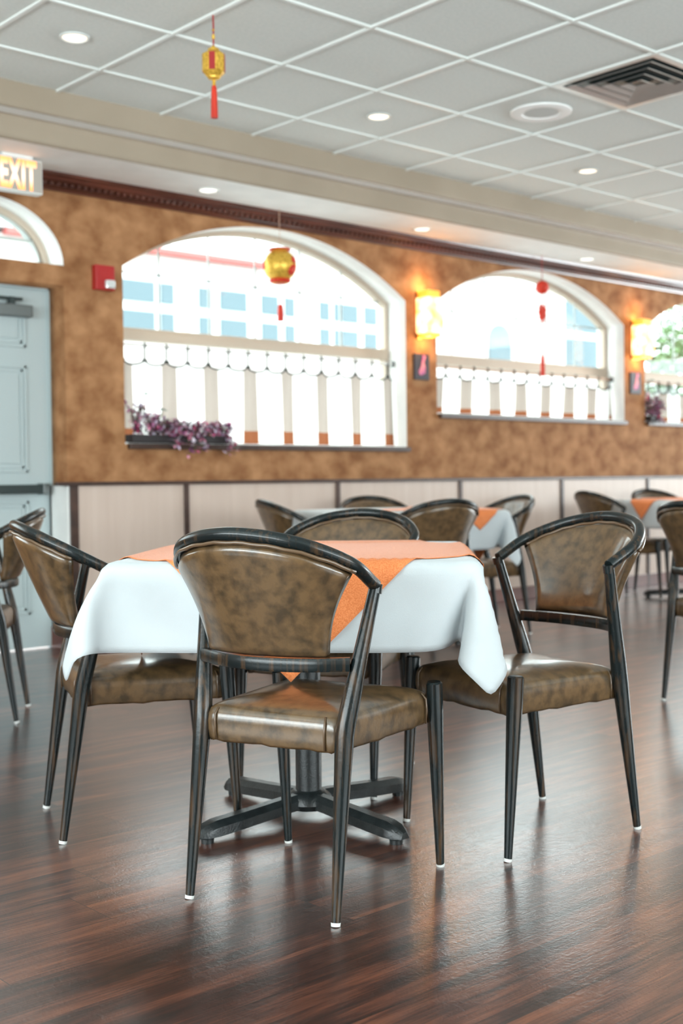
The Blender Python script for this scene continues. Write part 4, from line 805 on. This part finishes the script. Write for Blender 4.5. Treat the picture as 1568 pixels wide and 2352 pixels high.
# ------------------------------------------------------------------ hanging ornaments
t = empty('lantern_ornament', (3.06, 4.19, ZC), 0, 'small red and gold octagonal lantern with a red tassel hanging from the ceiling', 'lantern')
MB().tube([(0,0,0),(.001,0,-.05),(0,0,-.125)], .0035, 8).build('cord', M['redsilk'], t, smooth=True)
MB().lathe([(.003,-.100),(.0065,-.097),(.0065,-.082),(.003,-.079)], 12).lathe([(.003,-.066),(.006,-.064),(.006,-.060),(.003,-.058)], 12).build('bead', M['gold'], t, smooth=True)
def octa(zr, rot=R(22.5), ks=range(8), mb=None):
    return [(r*math.cos(rot+2*PI*k/8), r*math.sin(rot+2*PI*k/8), z) for r, z in zr for k in range(8)]
zr = [(.008,-.128),(.012,-.138),(.024,-.140),(.024,-.146),(.047,-.166),(.049,-.170),(.049,-.232),(.047,-.236),(.028,-.256),(.026,-.262),(.018,-.266),(.006,-.268)]
vs = octa(zr); body = MB().add(vs, [(i*8+k, i*8+(k+1)%8, (i+1)*8+(k+1)%8, (i+1)*8+k) for i in range(len(zr)-1) for k in range(8)]+[tuple(range(8)), tuple((len(zr)-1)*8+k for k in range(8))]).build('lantern_body', M['gold'], t)
for k in range(8):
    a0 = 2*PI*k/8; d = Vector((math.cos(a0), math.sin(a0), 0)); p = Vector((-d.y, d.x, 0)); ri = .049*math.cos(PI/8)+.0012
    col = M['redsilk'] if k % 2 == 1 else M['gold']
    w = .0125
    MB().add([d*(ri+e)+p*s_*w+Vector((0,0,z)) for e in (-.003, 0) for s_, z in ((-1,-.236),(1,-.236),(1,-.164),(-1,-.164))], [(0,1,2,3),(4,5,6,7),(0,1,5,4),(1,2,6,5),(2,3,7,6),(3,0,4,7)]).build('panel', col, body)
MB().lathe([(.006,-.268),(.0075,-.272),(.0075,-.292),(.009,-.296)], 14).build('collar', M['gold'], t, smooth=True)
def tassel(z, l, r, par, name='tassel', x=0, y=0, m=None):
    return MB().lathe([(r*.45, z),(r*.7, z-l*.06),(r*.85, z-l*.3),(r*.95, z-l*.7),(r, z-l),(r*.5, z-l+.001)], 18, x, y).build(name, m or M['tassel'], par, smooth=True)
tassel(-.290, .135, .0150, t)
# gold lantern before the first window
YL = 6.02
t = empty('lantern_ornament', (4.885, YL, ZS), 0, 'round gold and red lantern hanging in front of the first arched window', 'lantern')
MB().tube([(0,0,0),(0,0,-.25)], .002, 6).build('cord', M['pinkstring'] if 'pinkstring' in M else M['rod'], t)
pr = [(.02,-.245),(.055,-.25)]+[(.106*math.sin(PI*q), -.355+.104*math.cos(PI*q)) for q in [.14,.2,.3,.4,.5,.6,.7,.8,.86]]+[(.055,-.452),(.05,-.465),(.01,-.466)]
gb = MB().lathe(pr, 40); 
b_ = gb.build('lantern_body', M['gold'], t, smooth='all')
MB().lathe([(.045,-.243),(.068,-.248),(.071,-.256),(.05,-.257)], 24).build('lantern_rim', M['tassel'], t)
MB().lathe([(.062,-.438),(.070,-.448),(.056,-.462),(.03,-.468)], 24).build('lantern_rim', M['tassel'], t)
for a_, zc_, rr_ in ((-68,-.325,.030), (-75,-.390,.042), (60,-.35,.04), (150,-.35,.04)):
    a = R(a_); d = Vector((math.cos(a), math.sin(a), 0)); c = Vector((0,0,-.355)); q = Vector((0,0,zc_))+d*.10; nn = (q-c).normalized(); q = c+nn*.105; p1 = nn.orthogonal().normalized(); p2 = nn.cross(p1)
    n = 16; MB().add([(c+(q+p1*rr_*math.cos(2*PI*k/n)+p2*rr_*math.sin(2*PI*k/n)*.8-c).normalized()*(.108+e)) for e in (0,-.008) for k in range(n)]+[c+nn*.1095], [(k,(k+1)%n,2*n) for k in range(n)]+[(k,(k+1)%n,n+(k+1)%n,n+k) for k in range(n)]).build('red_emblem', M['tassel'], b_, smooth='all')
MB().tube([(0,0,-.465),(0,0,-.60)], .0018, 6).build('tassel_cord', M['redsilk'], t)
tassel(-.595, .105, .021, t)
# red ornament before the second window
t = empty('hanging_ornament', (7.47, YL, ZS), 0, 'red ball and knotted ribbon ornament hanging before the second arched window', 'ornament')
MB().tube([(0,0,0),(0,0,-.24)], .003, 6).build('cord', M['redsilk'], t)
pr = [(.002,-.19)]+[(.052*math.sin(PI*q/8), -.242+.052*math.cos(PI*q/8)) for q in range(1, 8)]+[(.002,-.294)]
MB().lathe(pr, 24).build('ball', M['tassel'], t, smooth='all')
kb = MB()
for a_, sgn in ((0,1),(2.1,-1),(4.0,1)):
    pts = [Vector((math.sin(q*2*PI+a_)*.028*(1+.4*q), math.cos(q*5+a_)*.012, -.37-.13*q)) for q in [k/14 for k in range(15)]]
    kb.tube(pts, [.004+.012*math.sin(PI*k/14) for k in range(15)], 8)
kb.build('ribbon_knot', M['tassel'], t, smooth=True)
MB().tube([(0,0,-.29),(0,0,-.40)], .003, 6).tube([(.0,0,-.48),(-.018,0,-.56),(0,0,-.62),(.003,0,-.78)], .006, 8).build('ribbon_cord', M['tassel'], t, smooth=True)
tassel(-.76, .16, .018, t)

# ------------------------------------------------------------------ cafe curtains
LCUR = ['long white cafe curtain with beige bands hanging in the first arched window', 'white cafe curtain with beige bands in the second arched window', 'white cafe curtain in the farthest arched window, beside purple leaves']
LROD = ['curtain rod with dark rings across the first arched window', 'curtain rod with dark rings across the second arched window', 'curtain rod with dark rings across the farthest arched window']
for k, w in enumerate(WINS[:3]):
    yc = YW+.115; zr_, ztop = (1.755, 1.665) if k == 0 else (1.765, 1.70)
    zbot = w['zb']+.004
    period = .309; per = .155
    r_ = empty('curtain_rod', ((w['x0']+w['x1'])/2, yc, zr_), 0, LROD[k], 'curtain rod', 'curtain rods in the arched windows')
    hw = (w['x1']-w['x0'])/2
    MB().tube([(-hw+.004,0,0),(hw-.004,0,0)], .009, 12).build('rod', M['rod'] if k else M['white'], r_, smooth=True)
    for s_ in (-1, 1): MB().box(s_*(hw-.02)-.012, s_*(hw-.02)+.012, -.012, .012, -.02, .02).build('bracket', M['grey'], r_, bevel=.003)
    nr = int((w['x1']-w['x0']-.1)/per)+1
    cur = empty('cafe_curtain', ((w['x0']+w['x1'])/2, yc, ztop), 0, LCUR[k], 'curtain', 'cafe curtains')
    for i in range(nr):
        xx = w['x0']+.06+i*per-(w['x0']+w['x1'])/2
        rg = MB().tube([(xx+.001*math.cos(a), .014*math.cos(a), .014*math.sin(a)) for a in [2*PI*q/12 for q in range(13)]], .0045, 6, caps=False)
        rg.tube([(xx,0,-.012),(xx,0,ztop-zr_+.004)], .0065, 6).box(xx-.016, xx+.016, -.006,.006, ztop-zr_-.008, ztop-zr_+.008)
        rg.build('ring', M['ring'], r_, smooth=True)
    mb = MB(); NX, NZ = 220, 16; uvs = []
    x0, x1 = w['x0']+.02, w['x1']-.02
    for j in range(NZ+1):
        v = j/NZ
        for i in range(NX+1):
            u = i/NX; x = x0+(x1-x0)*u; z = zbot+(ztop-zbot)*v
            ph = (x-w['x0']-.06)/per
            sag = .026*abs(math.sin(PI*ph))*v**3
            y = (.012+.010*(1-v))*math.sin(2*PI*ph+.9*math.sin(x*3.1)+(1-v)*.8)+.010*math.sin(x*11+2*k)*(1-v)
            sway = (.03 if k else .012)*math.sin(x*4.3+k*2)*(1-v)
            mb.v.append((x-(w['x0']+w['x1'])/2+sway*.5, y, z-sag-ztop)); uvs.append((x+sway*.4, z-zbot))
    W_ = NX+1; mb.f = [(j*W_+i, j*W_+i+1, (j+1)*W_+i+1, (j+1)*W_+i) for j in range(NZ) for i in range(NX)]; mb.m = [0]*len(mb.f)
    o = mb.build('curtain_panel', curtain_mat('cafe curtain fabric', period, 4.145 if k == 0 else w['x0']+.08, .115, .095 if k == 0 else .055), cur, smooth='all')
    MB().tube([mb.v[NZ*W_+i] for i in range(NX+1)], .006, 6).build('scalloped_edge', M['ring'], cur, smooth='all')
    uvl = o.data.uv_layers.new(name='UVMap')
    for lp in o.data.loops: uvl.data[lp.index].uv = uvs[lp.vertex_index]

# ------------------------------------------------------------------ trailing purple plants on the sills
def leaf(mb, p, d, up_, l, wd, mi=0):
    s_ = d.cross(up_)
    if s_.length < 1e-4: s_ = d.orthogonal()
    s_.normalize(); n_ = s_.cross(d).normalized()
    vs = [p, p+d*l*.35+s_*wd+n_*l*.05, p+d*l*.7+s_*wd*.6, p+d*l-n_*l*.12, p+d*l*.7-s_*wd*.6, p+d*l*.35-s_*wd+n_*l*.05, p+d*l*.4+n_*l*.10, p+d*l*.72+n_*l*.03]
    mb.add(vs, [(0,1,6),(1,2,7,6),(2,3,7),(3,4,7),(4,5,6,7),(5,0,6)], mi)
def plant(x0, x1, zb, label, hang, tall, n, seed, y=YW-.005, pot=None):
    rnd = random.Random(seed); px = (x0+x1)/2
    t = empty('trailing_plant', (px, y, zb), 0, label, 'plant', 'purple trailing plants on the sills')
    pt = MB().box(x0-px, (pot or x1)-px, -.045, .060, .004, .052); pt.build('planter_box', M['black'], t, bevel=.006)
    stems = MB(); lv = MB()
    def sprig(pts, m):
        stems.tube(pts, .0022, 5)
        for i in range(1, len(pts)):
            for q in range(m):
                f = rnd.random(); p = pts[i-1].lerp(pts[i], f)
                d = Vector((rnd.gauss(0,1), rnd.gauss(-.4,.8), rnd.gauss(.15,.7))).normalized()
                leaf(lv, p, d, Vector((0,0,1)), rnd.uniform(.028,.050), rnd.uniform(.008,.014), rnd.choice([0,0,1,2,2,3,3]))
    for i in range(n):
        bx = rnd.uniform(x0+.02, x1-.02)-px; h = (.06+.10*math.exp(-((bx+px-x0)/.16)**2)) * rnd.uniform(.6,1.25)
        a = Vector((bx, rnd.uniform(-.035,.04), .06)); b = a+Vector((rnd.gauss(0,.03), rnd.gauss(-.01,.02), h*.6)); c = b+Vector((rnd.gauss(0,.03), rnd.gauss(-.01,.02), h*.4))
        sprig([a,b,c], 6)
    for hx, hz in hang:
        a = Vector((hx-px, -.03, .05)); b = Vector((hx-px-.02, -.075, .03)); c = Vector((hx-px+.01, -.08, hz*.6)); d = Vector((hx-px+rnd.gauss(0,.02), -.07, hz))
        sprig([a,b,c,d], 7); sprig([a,b+Vector((.03,0,0)),c+Vector((.03,0,.0)),d+Vector((.02,0,.02))], 5)
    for hx, hz in tall:
        a = Vector((hx-px-.01, 0, .06)); b = Vector((hx-px, -.01, hz*.6)); c = Vector((hx-px+.02, -.01, hz)); stems.tube([a,b,c], .003, 5)
        for q in range(9):
            an = 2*PI*q/9; leaf(lv, c, Vector((math.cos(an), math.sin(an)*.6, .25*math.sin(an*2))).normalized(), Vector((0,0,1)), .038, .009, 4)
        leaf(lv, b, Vector((-.8,-.2,.3)).normalized(), Vector((0,0,1)), .04, .008, 4); leaf(lv, b, Vector((.8,-.2,.2)).normalized(), Vector((0,0,1)), .04, .008, 4)
    stems.build('stems', M['stem'], t, smooth='all')
    tag(lv.build('leaves', [M['leafp'], M['leafd'], M['leafpink'], M['leafpale'], M['leafg']], t), kind='stuff')
plant(3.84, 4.56, 1.165, 'purple and pink trailing plant spilling over the left end of the first window sill', [(4.22,-.07),(4.30,-.05),(4.52,-.06),(4.12,-.01)], [(3.94,.29),(4.05,.20)], 125, 5)
plant(9.03, 9.20, 1.41, 'purple trailing plant at the left end of the farthest arched window', [(9.12,-.01)], [(9.10,.30),(9.07,.36),(9.15,.22)], 55, 9)
